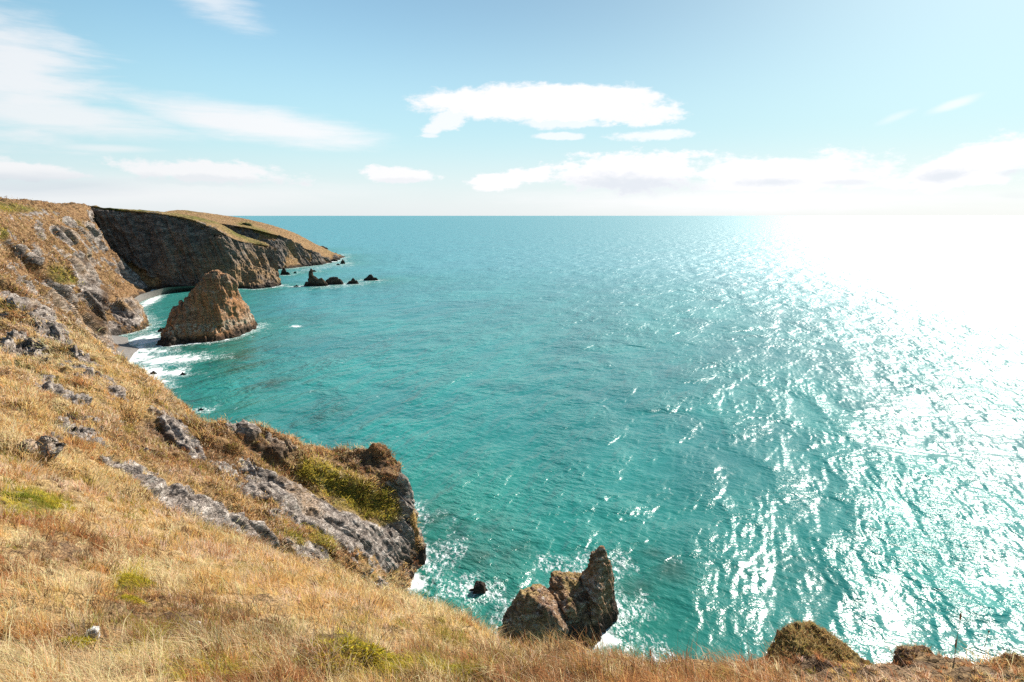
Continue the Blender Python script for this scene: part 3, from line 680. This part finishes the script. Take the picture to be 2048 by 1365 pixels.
def grow(name, L, count, hmin, hmax, label, per=10, dens_ref=8.0, maxd=140, wmin=0.004, wk=0.0007, spread=0.1, red=0.0, rock_max=0.45):
    v, n, q = L['v'], L['n0'], L['quads']
    c = v[q].mean(1); fn = n[q[:, 0]]
    area = 0.5 * np.linalg.norm(np.cross(v[q[:, 2]] - v[q[:, 0]], v[q[:, 3]] - v[q[:, 1]]), axis=1)
    px, py, dep = project(c)
    dcam = np.linalg.norm(c - np.array([0, 0, H]), axis=1)
    ok = (dep > 2.5) & (px > -160) & (px < 2210) & (py < 1560) & (dcam < maxd)
    facing = -((c - np.array([0, 0, H])) * fn).sum(1) / dcam
    ok &= (facing > -0.25)
    wgt = np.where(ok, area / np.maximum(dcam, dens_ref) ** 2 * (0.3 + np.clip(facing, 0, 1)), 0)
    rk = L['rock'][q[:, 0]]
    wgt *= np.clip(1.1 - rk / rock_max, 0, 1)
    wgt *= (0.25 + 0.9 * sstep(-0.2, 0.3, fbm(c / 1.6, 3))) * (0.35 + np.clip(L['tus'][q[:, 0]], 0, 1)) * (1 - 0.55 * np.clip(L['dark'][q[:, 0]], 0, 1))
    wgt /= wgt.sum()
    tufts = rng.choice(len(q), count // per, p=wgt)
    a = rng.random((len(tufts), 2, 1))
    vq = v[q[tufts]]
    cen = (vq[:, 0] * (1 - a[:, 0]) + vq[:, 1] * a[:, 0]) * (1 - a[:, 1]) + (vq[:, 3] * (1 - a[:, 0]) + vq[:, 2] * a[:, 0]) * a[:, 1]
    nt = fn[tufts]; dt = dcam[tufts]
    big = fbm(cen / 4.0, 3); sml = fbm(cen / 0.9 + 40, 2); col_n = fbm(cen / 6.0 + 90, 4)
    big = big - 0.9 * L['dark'][q[tufts, 0]]
    sc = np.clip(0.7 + 1.0 * (rng.random(len(cen)) ** 2 - 0.25) + 0.9 * big, 0.3, 1.8)
    # colour of each tuft: golden straw, pale straw, rusty, olive
    k = np.zeros((len(cen), 3)); r = rng.random(len(cen))
    idx = np.where(col_n + 0.35 * (r - 0.5) > 0.05, 1, 0)
    idx = np.where(col_n + 0.4 * (r - 0.5) < -0.18, 3, idx)
    idx = np.where(sml + 0.5 * (r - 0.5) > 0.33, 2, idx)
    fbr = fbm(cen / 3.0 + 150, 3) + red * sstep(900, 1250, px[tufts]) * 0.5
    idx = np.where(fbr + 0.5 * (rng.random(len(cen)) - 0.5) > 0.34, 4, idx)
    fol = fbm(cen / 2.2 + 210, 3)
    idx = np.where(fol + 0.5 * (rng.random(len(cen)) - 0.5) > 0.42, 5, idx)
    gr = L['green'][q[tufts, 0]]
    idx = np.where(0.85 * gr > 0.25 + 0.4 * rng.random(len(cen)), np.where(rng.random(len(cen)) < 0.5, 5, 6), idx)
    scb = L['scrub'][q[tufts, 0]]
    idx = np.where((rng.random(len(cen)) < 0.8 * scb) & (gr < 0.3), rng.choice([7, 8, 8, 9, 4, 5, 3], len(cen)), idx)
    idx = np.where(rng.random(len(cen)) < 0.08, 7, idx)
    k = PAL[idx]
    wind = np.array([-0.35, -0.25, 0.0])
    down = nt * np.array([1, 1, 0])
    lean_t = wind * (0.5 + rng.random((len(cen), 1))) + down * 0.5 + rng.normal(size=(len(cen), 3)) * 0.25
    rep = np.repeat(np.arange(len(cen)), per)
    dd = dt[rep]
    sp = spread * (0.6 + dd / 60.0) * sc[rep]
    jit = rng.normal(size=(len(rep), 3)) * sp[:, None]
    nr = nt[rep]
    jit -= nr * (jit * nr).sum(1)[:, None]
    base = cen[rep] + jit
    lean = lean_t[rep] + rng.normal(size=(len(rep), 3)) * 0.38 + jit / np.maximum(sp, .02)[:, None] * 0.22
    lean[:, 2] *= 0.4
    ln = (hmin + (hmax - hmin) * rng.random(len(rep)) ** 1.6) * sc[rep] * (0.8 + np.clip(dd / 120, 0, 0.8))
    wd = np.maximum(wmin, dd * wk) * (0.6 + 0.8 * rng.random(len(rep)))
    cc = k[rep] * (0.75 + 0.5 * rng.random((len(rep), 1))) * (1 + 0.1 * rng.normal(size=(len(rep), 3)) * np.array([1, .6, .6]))
    me = blade_mesh(name, base, nr + np.array([0, 0, 0.9]), lean, ln, wd, np.clip(cc, 0.01, 0.8))
    o = link(name, me, m_grass, smooth=False)
    return tag(o, 'stuff', label)

grow('dry_grass', LAND['slope_terrain'], 330000, 0.10, 0.40, 'golden dry grass covering the near slope', per=22, dens_ref=6, spread=0.085, red=1.0, wk=0.0006)
grow('hillside_grass', LAND['headland_terrain'], 200000, 0.15, 0.5, 'dry tussock grass on the headland', per=18, dens_ref=30, maxd=150, spread=0.22, wk=0.00055)
grow('bay_grass', LAND['bay_terrain'], 50000, 0.2, 0.6, 'rough grass on the slopes of the bay', per=8, dens_ref=100, maxd=420, spread=0.3, wk=0.0005)

# ---------------------------------------------------------------- small things on the near slope
NS = LAND['slope_terrain']
_npx, _npy, _nd = project(NS['v'])
def ground(px, py):
    e = (_npx - px) ** 2 + (_npy - py) ** 2 + np.where(_nd < 2.5, 1e9, 0) + np.where(_nd > 30, 1e6, 0)
    return NS['v'][np.argmin(e)]

M_stone = terrain_material('pale_stone', [(0.3, (0.45, 0.43, 0.40)), (0.5, (0.62, 0.60, 0.57)), (0.7, (0.75, 0.73, 0.70))], warm_col=(0.5, 0.45, 0.38), scale=12, wet=False)
c = ground(185, 1280)
rock_thing('stone', [ring((c[0], c[1]), .07, .06, c[2] - .03, 8, .2) + ring((c[0], c[1]), .075, .065, c[2] + .05, 8, .2) + ring((c[0] + .01, c[1]), .04, .04, c[2] + .09, 6, .3)], 0.012, 0.06, 0.7, M_stone, 'white stone lying in the dry grass', 'stone', warm=0.0)
c = ground(386, 1256)
rock_thing('stone', [ring((c[0], c[1]), .10, .06, c[2] - .03, 8, .2) + ring((c[0], c[1]), .08, .05, c[2] + .06, 8, .3)], 0.014, 0.07, 0.8, M_stone, 'pale flat stone half hidden by brown dead grass', 'stone', warm=0.0)

def clod(pts, label, gt, warm, sc=0.16):
    o = rock_thing('earth_mound', [pts], 0.018, sc, 1.2, M_clod, label, 'earth mound', 'eroded mounds on the cliff edge', warm=warm, grass_top=gt, turfline=0.62, smoothing=1, vert=0.9)
    n_ = len(o.data.vertices); v_ = np.empty(n_ * 3, np.float32); m_ = v_.copy()
    o.data.vertices.foreach_get('co', v_); o.data.vertices.foreach_get('normal', m_); v_ = v_.reshape(-1, 3).astype(float); m_ = m_.reshape(-1, 3).astype(float)
    hi = v_[:, 2] / v_[:, 2].max()
    p_ = np.clip(m_[:, 2] + 0.1, 0, 1) ** 2 * (hi > 0.58) * (0.15 + gt)
    k_ = rng.choice(n_, int(500 + 2200 * gt), p=p_ / p_.sum())
    cc_ = np.array([(0.50, 0.37, 0.10), (0.42, 0.27, 0.10), (0.46, 0.25, 0.11), (0.60, 0.45, 0.24), (0.30, 0.15, 0.07)])[rng.integers(0, 5, len(k_))] * (0.7 + 0.5 * rng.random((len(k_), 1)))
    me_ = blade_mesh('grass_tuft', v_[k_], m_[k_], rng.normal(size=(len(k_), 3)) * 0.6, 0.025 + 0.06 * rng.random(len(k_)) ** 2, np.full(len(k_), 0.0055), cc_)
    link('grass_tuft', me_, m_grass, parent=o, smooth=False)
    return o
D = 7.7
clod([P(1535, 1385, D - .4), P(1770, 1385, D - .3), P(1548, 1330, D - .3), P(1541, 1300, D), P(1552, 1275, D + .1), P(1575, 1256, D + .15), P(1600, 1249, D + .2), P(1625, 1251, D + .25), P(1655, 1268, D + .3), P(1678, 1296, D + .3), P(1720, 1318, D + .2), P(1765, 1345, D), P(1560, 1300, D + .7), P(1640, 1290, D + .8), P(1600, 1262, D + .6), P(1600, 1310, D - .35), P(1650, 1330, D - .3)], 'large rounded earth mound with a mossy green cap on the cliff edge', 1.0, 0.5)
clod([P(1785, 1385, D - .4), P(1900, 1385, D - .3), P(1792, 1340, D - .2), P(1793, 1296, D), P(1812, 1300, D - .1), P(1838, 1294, D + .1), P(1858, 1298, D + .1), P(1873, 1318, D + .1), P(1885, 1345, D), P(1800, 1305, D + .5), P(1860, 1310, D + .5), P(1830, 1340, D - .3)], 'bare brown crumbling clod with a flat top, middle of the edge mounds', 0.0, 0.3, 0.11)
clod([P(1965, 1385, D - .4), P(2090, 1385, D - .3), P(1972, 1345, D - .2), P(1985, 1322, D), P(2010, 1312, D), P(2040, 1314, D + .1), P(2080, 1325, D + .1), P(1990, 1330, D + .5), P(2060, 1325, D + .5)], 'low brown clod of earth at the right edge of the picture', 0.25, 0.5, 0.11)
clod([P(1512, 1385, D - .4), P(1556, 1385, D - .3), P(1518, 1345, D - .1), P(1530, 1334, D), P(1548, 1340, D), P(1525, 1345, D + .3), P(1545, 1345, D + .3)], 'small mossy lump left of the large mound', 1.0, 0.5, 0.08)

# cushions of yellow-green low plants
def leaf_cloud(name, c, rx, ry, rz, n, size, cols, label, twigs=0, group=None, up=0.7):
    a = rng.random(n) * 2 * np.pi; u = np.sqrt(rng.random(n)); 
    lump = 1 + 0.35 * np.sin(3 * a + rng.random() * 6) * u
    base = np.stack([c[0] + rx * u * lump * np.cos(a), c[1] + ry * u * lump * np.sin(a), np.zeros(n)], 1)
    hz_ = rz * (1 - u ** 2) * (0.55 + 0.8 * np.clip(0.5 + fbm(base / (rx * 0.45), 3), 0, 1.3)) * (0.7 + 0.3 * rng.random(n))
    # follow the ground
    gx = NS['v'][:, 0]; gy = NS['v'][:, 1]
    sel = (np.abs(gx - c[0]) < rx * 1.8 + .3) & (np.abs(gy - c[1]) < ry * 1.8 + .3) & (NS['v'][:, 2] > c[2] - 4)
    G_ = NS['v'][sel]; A = np.c_[G_[:, 0], G_[:, 1], np.ones(len(G_))]
    k, *_ = np.linalg.lstsq(A, G_[:, 2], rcond=None)
    base[:, 2] = base[:, 0] * k[0] + base[:, 1] * k[1] + k[2] + hz_ + 0.02
    nrm = np.stack([np.cos(a) * u, np.sin(a) * u, np.full(n, up)], 1)
    lean = rng.normal(size=(n, 3)) * 0.5
    ln = size * (0.5 + rng.random(n)); wd_ = np.maximum(0.006, size * 0.28) * (0.6 + 0.8 * rng.random(n))
    cols = np.array(cols); cc = cols[rng.integers(0, len(cols), n)] * (0.75 + 0.5 * rng.random((n, 1)))
    me = blade_mesh(name, base - np.array([c[0], c[1], c[2]]), nrm, lean, ln, wd_, cc)
    o = link(name, me, m_grass, smooth=False); o.location = c
    if twigs:
        a2 = rng.random(twigs) * 2 * np.pi; u2 = np.sqrt(rng.random(twigs)) * 0.8
        b2_ = np.stack([rx * u2 * np.cos(a2), ry * u2 * np.sin(a2), np.zeros(twigs)], 1); b2_[:, 2] = b2_[:, 0] * k[0] + b2_[:, 1] * k[1] + rz * 0.3
        me2 = blade_mesh('twigs', b2_, np.tile([0, 0, .6], (twigs, 1)), rng.normal(size=(twigs, 3)) * .8, rz * (0.7 + rng.random(twigs)), np.full(twigs, .006), np.tile([[.30, .2, .14]], (twigs, 1)))
        link('twigs', me2, m_grass, parent=o, smooth=False)
    return tag(o, None, label, 'plant', group)
YG = [(0.52, 0.42, 0.04), (0.42, 0.37, 0.04), (0.60, 0.43, 0.06), (0.27, 0.25, 0.04)]
GP = 'yellow green cushions in the dry grass'
for px, py, rx, rz, n, lab in [
    (690, 1318, .55, .26, 5200, 'large yellow mossy cushion with a hollow of twigs, biggest of the cushions'),
    (292, 1335, .26, .12, 1500, 'bright yellow green cushion near the bottom edge left of the twiggy one'),
    (268, 1172, .34, .14, 1500, 'yellow green cushion in the middle of the golden slope'),
    (120, 1018, .62, .25, 1500, 'yellow green bush at the upper left of the near slope'),
    (55, 1000, .6, .22, 1200, 'darker green bush beside the upper left yellow one'),
    (285, 1010, .22, .12, 1600, 'small lime green tuft close to the grey slab'),
    (490, 1070, .3, .12, 2200, 'lime tuft on the crest just below the grey slab'),
    (160, 1290, .14, .06, 500, 'tiny green cushion beside the white stone'),
    (790, 1352, .3, .07, 1300, 'flat yellow cushion at the bottom edge right of the twiggy one'),
    (920, 1345, .22, .06, 900, 'flat lime cushion at the bottom edge under the dry stalks'),
    (265, 1215, .18, .07, 600, 'small olive cushion just below the mid slope one')]:
    leaf_cloud('cushion_plant', ground(px, py), rx, rx * 0.8, rz, n, 0.035 + 0.02 * (rx > .5), YG if 'darker' not in lab else [(0.2, .22, .03), (.3, .3, .04), (.14, .15, .03)], lab, twigs=160 if 'hollow' in lab else 0, group=GP)

# single dry stalks standing against the sea
m_stalk, t = material('dry_stem')
p = t.add('ShaderNodeBsdfPrincipled'); p.inputs['Roughness'].default_value = 0.9
pos = t.add('ShaderNodeNewGeometry').outputs['Position']
t.l.new(t.ramp(t.noise(pos, 30, 3), [(0.35, (0.13, 0.06, 0.03)), (0.65, (0.34, 0.19, 0.09))]), p.inputs['Base Color'])
t.l.new(p.outputs[0], t.add('ShaderNodeOutputMaterial').inputs[0])
def tube(name, pts, rad, parent, n=5):
    bm = bmesh.new(); rings = []
    for i, (q, r_) in enumerate(zip(pts, rad)):
        d_ = Vector(pts[min(i + 1, len(pts) - 1)]) - Vector(pts[max(i - 1, 0)]); d_.normalize()
        x_ = d_.orthogonal().normalized(); y_ = d_.cross(x_)
        rings.append([bm.verts.new(Vector(q) + (x_ * math.cos(k * 2 * math.pi / n) + y_ * math.sin(k * 2 * math.pi / n)) * r_) for k in range(n)])
    for a_, b_ in zip(rings[:-1], rings[1:]):
        for k in range(n): bm.faces.new((a_[k], a_[(k + 1) % n], b_[(k + 1) % n], b_[k]))
    bm.faces.new(rings[0][::-1]); bm.faces.new(rings[-1])
    me = bpy.data.meshes.new(name); bm.to_mesh(me); bm.free()
    return link(name, me, m_stalk, parent)
for px, top, d_, lean, lab in [(1922, 1226, 7.7, .01, 'tallest dry stalk with a seed head standing at the right against the bright sea'), (1978, 1262, 7.7, .10, 'thin leaning dry stalk right of the tallest one'),
        (1912, 1280, 7.6, -.02, 'short reddish dock stalk at the foot of the tallest stalk'), (1048, 1262, 8.2, .0, 'brown stalk in front of the left part of the jagged rock'), (1098, 1290, 8.2, .03, 'short brown stalk before the middle of the jagged rock'),
        (1172, 1255, 8.1, .02, 'upright brown stalk below the spire'), (1186, 1268, 8.1, .04, 'rust coloured stalk just right of the one below the spire'), (905, 1260, 9, .0, 'dark stalk on the crest left of the jagged rock'),
        (880, 1262, 9.2, -.01, 'short dark stalk leftmost of the crest stalks'), (938, 1300, 8.6, .02, 'dark curled stalk right on the grassy crest'), (1300, 1300, 7.9, -.02, 'thin stalk in the middle of the bottom edge'), (2035, 1310, 7.6, .02, 'short stalk at the right edge mound')]:
    tp = P(px, top, d_); gz = ground(px, min(1360, top + 80)); h_ = max(0.2, min(.75, tp[2] - gz[2]))
    e = bpy.data.objects.new('dry_stalk', None); COL.objects.link(e); e.location = (tp[0] - lean * h_, tp[1], tp[2] - h_); e.empty_display_size = .1
    tag(e, None, lab, 'plant stalk', 'dry stalks along the cliff edge')
    pts_ = [(lean * h_ * f ** 1.5 + .006 * math.sin(9 * f), .006 * math.cos(7 * f), h_ * f) for f in np.linspace(-.15, .85, 8).clip(0)] 
    pts_ = [(lean * h_ * abs(f) ** 1.5 + .006 * math.sin(9 * f), .006 * math.cos(7 * f), h_ * f) for f in np.linspace(-.15, .85, 8)]
    tube('stem', pts_, np.linspace(.0042, .0024, 8), e)
    q0_ = pts_[-1]
    tube('seed_head', [(q0_[0] + lean * .05 * f, q0_[1], q0_[2] + h_ * .17 * f) for f in (0, .25, .5, .75, 1)], [.003, .011, .012, .008, .002], e, 6)

# dark bush on the skyline of the point
c = P(490, 450, 650)
o = rock_thing('bush', [ring((c[0] + dx, c[1]), 3.2, 2.5, c[2] - 1.5, 8, .3) + ring((c[0] + dx, c[1]), 2.2, 1.8, c[2] + hh, 7, .3) for dx, hh in ((-3, .8), (0, 1.6), (3.5, 1.0))], 0.4, 2.0, 0.9, terrain_material('bush_leaves', [(0.3, (0.02, 0.028, 0.01)), (0.6, (0.06, 0.07, 0.02))], warm_col=(.05, .06, .02), scale=.4, wet=False), 'dark round bush on the skyline of the far point', 'bush', warm=0)

# ---------------------------------------------------------------- sky and sun
wd = bpy.data.worlds.new('World'); S.world = wd; wd.use_nodes = True
t = NT(wd.node_tree)
sky = t.add('ShaderNodeTexSky', sky_type='NISHITA', sun_disc=False, sun_elevation=SUN_EL, sun_rotation=SUN_AZ, altitude=50)
sky.air_density = 1.0; sky.dust_density = 0.6; sky.ozone_density = 1.0
gen = t.add('ShaderNodeTexCoord').outputs['Generated']
s3 = t.add('ShaderNodeSeparateXYZ'); t.l.new(gen, s3.inputs[0])
az = t.m('ARCTAN2', s3.outputs[0], s3.outputs[1]); el = t.m('ARCSINE', s3.outputs[2])
cv = t.add('ShaderNodeCombineXYZ'); t.l.new(az, cv.inputs[0]); t.l.new(el, cv.inputs[1])
cn = t.noise(t.map(cv.outputs[0], scale=(1.0, 3.2, 1)), 9.0, 6, 0.62, 0.15)
cn2 = t.noise(t.map(cv.outputs[0], scale=(1.0, 7.5, 1), loc=(3, 1, 0)), 7.0, 7, 0.64, 0.25)
cf = t.noise(t.map(cv.outputs[0], scale=(1.0, 2.0, 1), loc=(7, 2, 0)), 34.0, 5, 0.66)
dn = t.m('ADD', t.m('MULTIPLY', t.m('SUBTRACT', cn, 0.5), 1.6), t.m('MULTIPLY', t.m('SUBTRACT', cf, 0.5), 1.7))
ds = t.m('ADD', t.m('MULTIPLY', t.m('SUBTRACT', cn2, 0.5), 2.1), t.m('MULTIPLY', t.m('SUBTRACT', cn, 0.5), 0.8))
def ang(px, py):
    r = ray(px, py); return math.atan2(r[0], r[1]), math.asin(r[2] / np.linalg.norm(r))
def cloud(px, py, rx, ry, top=1.0, soft=0.35, rot=0.0, wispy=False, nk=1.0):
    soft = min(0.95, soft * 1.25) if wispy else soft * 0.8
    a0, e0 = ang(px, py); a1, _ = ang(px + rx, py); _, e1 = ang(px, py - ry)
    ra, re = abs(a1 - a0), abs(e1 - e0)
    mp = t.add('ShaderNodeMapping', vector_type='TEXTURE'); t.l.new(cv.outputs[0], mp.inputs[0])
    mp.inputs['Location'].default_value = (a0, e0, 0); mp.inputs['Rotation'].default_value = (0, 0, math.radians(rot)); mp.inputs['Scale'].default_value = (ra, re, 1)
    ln = t.add('ShaderNodeVectorMath', operation='LENGTH'); t.l.new(mp.outputs[0], ln.inputs[0]); d2 = ln.outputs['Value']
    d2 = t.m('ADD', d2, t.m('MULTIPLY', ds if wispy else dn, nk))
    return t.m('MULTIPLY', t.mr(d2, 1.0 + soft * 0.4, 1.0 - soft), top)
white = [cloud(1090, 207, 262, 40, 0.97, 0.3, 0, False, 0.5), cloud(900, 238, 75, 22, 0.8, 0.4, 25), cloud(1270, 230, 90, 26, 0.85, 0.4), cloud(1120, 245, 90, 14, 0.7, 0.5),
         cloud(1120, 273, 60, 8, 0.7, 0.5), cloud(1285, 272, 90, 12, 0.75, 0.5), cloud(858, 272, 20, 5, 0.7, 0.5),
         cloud(40, 150, 190, 130, 0.8, 0.7, -25, True), cloud(130, 235, 260, 40, 0.75, 0.6, -4, True, 0.7), cloud(520, 250, 240, 38, 0.85, 0.55, -6, True, 0.6), cloud(215, 297, 110, 9, 0.5, 0.6, 0, True, .5),
         cloud(430, 8, 100, 38, 0.6, 0.8, -20, True), cloud(40, 340, 150, 22, 0.85, 0.5, -4), cloud(420, 345, 190, 24, 0.85, 0.5, -3), cloud(790, 350, 75, 17, 0.9, 0.35),
         cloud(200, 385, 560, 40, 0.62, 0.8, 0, True, .4), cloud(1020, 358, 90, 20, 0.95, 0.4, 8), cloud(1270, 345, 170, 44, 0.97, 0.4), cloud(1560, 350, 260, 42, 0.95, 0.5),
         cloud(1960, 330, 210, 45, 0.95, 0.5, 14), cloud(1500, 400, 600, 30, 0.75, 0.8, 0, True, .5), cloud(1910, 208, 55, 10, 0.6, 0.7, 18, True, .6), cloud(1790, 235, 40, 8, 0.35, 0.8, 20, True, .6)]
acc = white[0]
for c in white[1:]: acc = t.m('MAXIMUM', acc, c)
grey = [cloud(1270, 368, 150, 24, 0.9, 1.1), cloud(1545, 366, 90, 10, 0.8, 1.1), cloud(1690, 366, 60, 7, 0.6, 1.0), cloud(1900, 350, 70, 14, 0.85, 1.1, 8), cloud(2040, 345, 60, 10, .7, .6), cloud(2025, 391, 45, 8, 0.6, 1.0),
        cloud(1110, 374, 70, 6, 0.5, 1.0), cloud(420, 362, 190, 12, 0.5, 0.7), cloud(60, 370, 260, 26, 1.1, 0.9, 0, True, .5), cloud(800, 363, 60, 7, .4, .7)]
ga = grey[0]
for c in grey[1:]: ga = t.m('MAXIMUM', ga, c)
WS = 0.068
sd = (math.sin(SUN_AZ) * math.cos(SUN_EL), math.cos(SUN_AZ) * math.cos(SUN_EL), math.sin(SUN_EL))
dp = t.add('ShaderNodeVectorMath', operation='DOT_PRODUCT'); t.l.new(gen, dp.inputs[0]); dp.inputs[1].default_value = sd
bright = t.mr(dp.outputs['Value'], 0.3, 0.9, 0.93, 1.05)
# tint the clear sky towards the photograph's cyan
skc = t.mix(1.0, sky.outputs[0], t.mix(t.mr(dp.outputs['Value'], 0.4, 0.9), (0.88, 1.12, 1.05), (0.88, 1.09, 1.065)), 'MULTIPLY')
lum = 7.3
# clouds are brighter towards the sun
cw = t.mix(1.0, t.mix(ga, (lum, lum * .985, lum * 1.0), (lum * 0.74, lum * 0.785, lum * 0.85)), bright, 'MULTIPLY')
skc = t.mix(1.0, skc, t.mr(dp.outputs['Value'], 0.45, 0.95, 1.0, 0.60), 'MULTIPLY')
hz = t.mr(el, math.radians(16), math.radians(0.0), 0.0, 0.85)
hcol = t.mix(t.mr(el, math.radians(7.5), math.radians(0.2)), (lum * 0.50, lum * 0.73, lum * 0.84), (lum * 0.78, lum * 0.83, lum * 0.90))
glare = t.mr(dp.outputs['Value'], 0.45, 0.9, 1.0, 1.06)
skc = t.mix(hz, skc, t.mix(1.0, hcol, glare, 'MULTIPLY'))
skc = t.mix(acc, skc, cw)
bg = t.add('ShaderNodeBackground'); t.l.new(skc, bg.inputs[0]); bg.inputs[1].default_value = WS
t.l.new(bg.outputs[0], t.add('ShaderNodeOutputWorld').inputs[0])

sl = bpy.data.lights.new('sun', 'SUN'); sl.energy = 4.8; sl.angle = math.radians(0.5); sl.color = (1.0, 0.94, 0.85)
so = bpy.data.objects.new('sun', sl); COL.objects.link(so)
so.rotation_euler = Vector(sd).to_track_quat('Z', 'Y').to_euler(); so.location = (60, 80, 120)

cam = bpy.data.cameras.new('camera'); cam.lens = 24; cam.sensor_width = 36; cam.clip_end = 200000; cam.clip_start = 0.1
co = bpy.data.objects.new('camera', cam); COL.objects.link(co)
co.location = (0, 0, H); co.rotation_euler = (math.pi / 2 - PITCH, 0, 0)
S.camera = co

S.view_settings.view_transform = 'Standard'; S.view_settings.look = 'None'
S.view_settings.gamma = 1; S.view_settings.use_curve_mapping = False
S.view_settings.exposure = 1.05
S.render.engine = 'CYCLES'
S.cycles.max_bounces = 5; S.cycles.diffuse_bounces = 2; S.cycles.glossy_bounces = 2; S.cycles.transmission_bounces = 2
S.cycles.use_denoising = False
S.cycles.sample_clamp_direct = 1.8
S.cycles.caustics_reflective = False; S.cycles.caustics_refractive = False
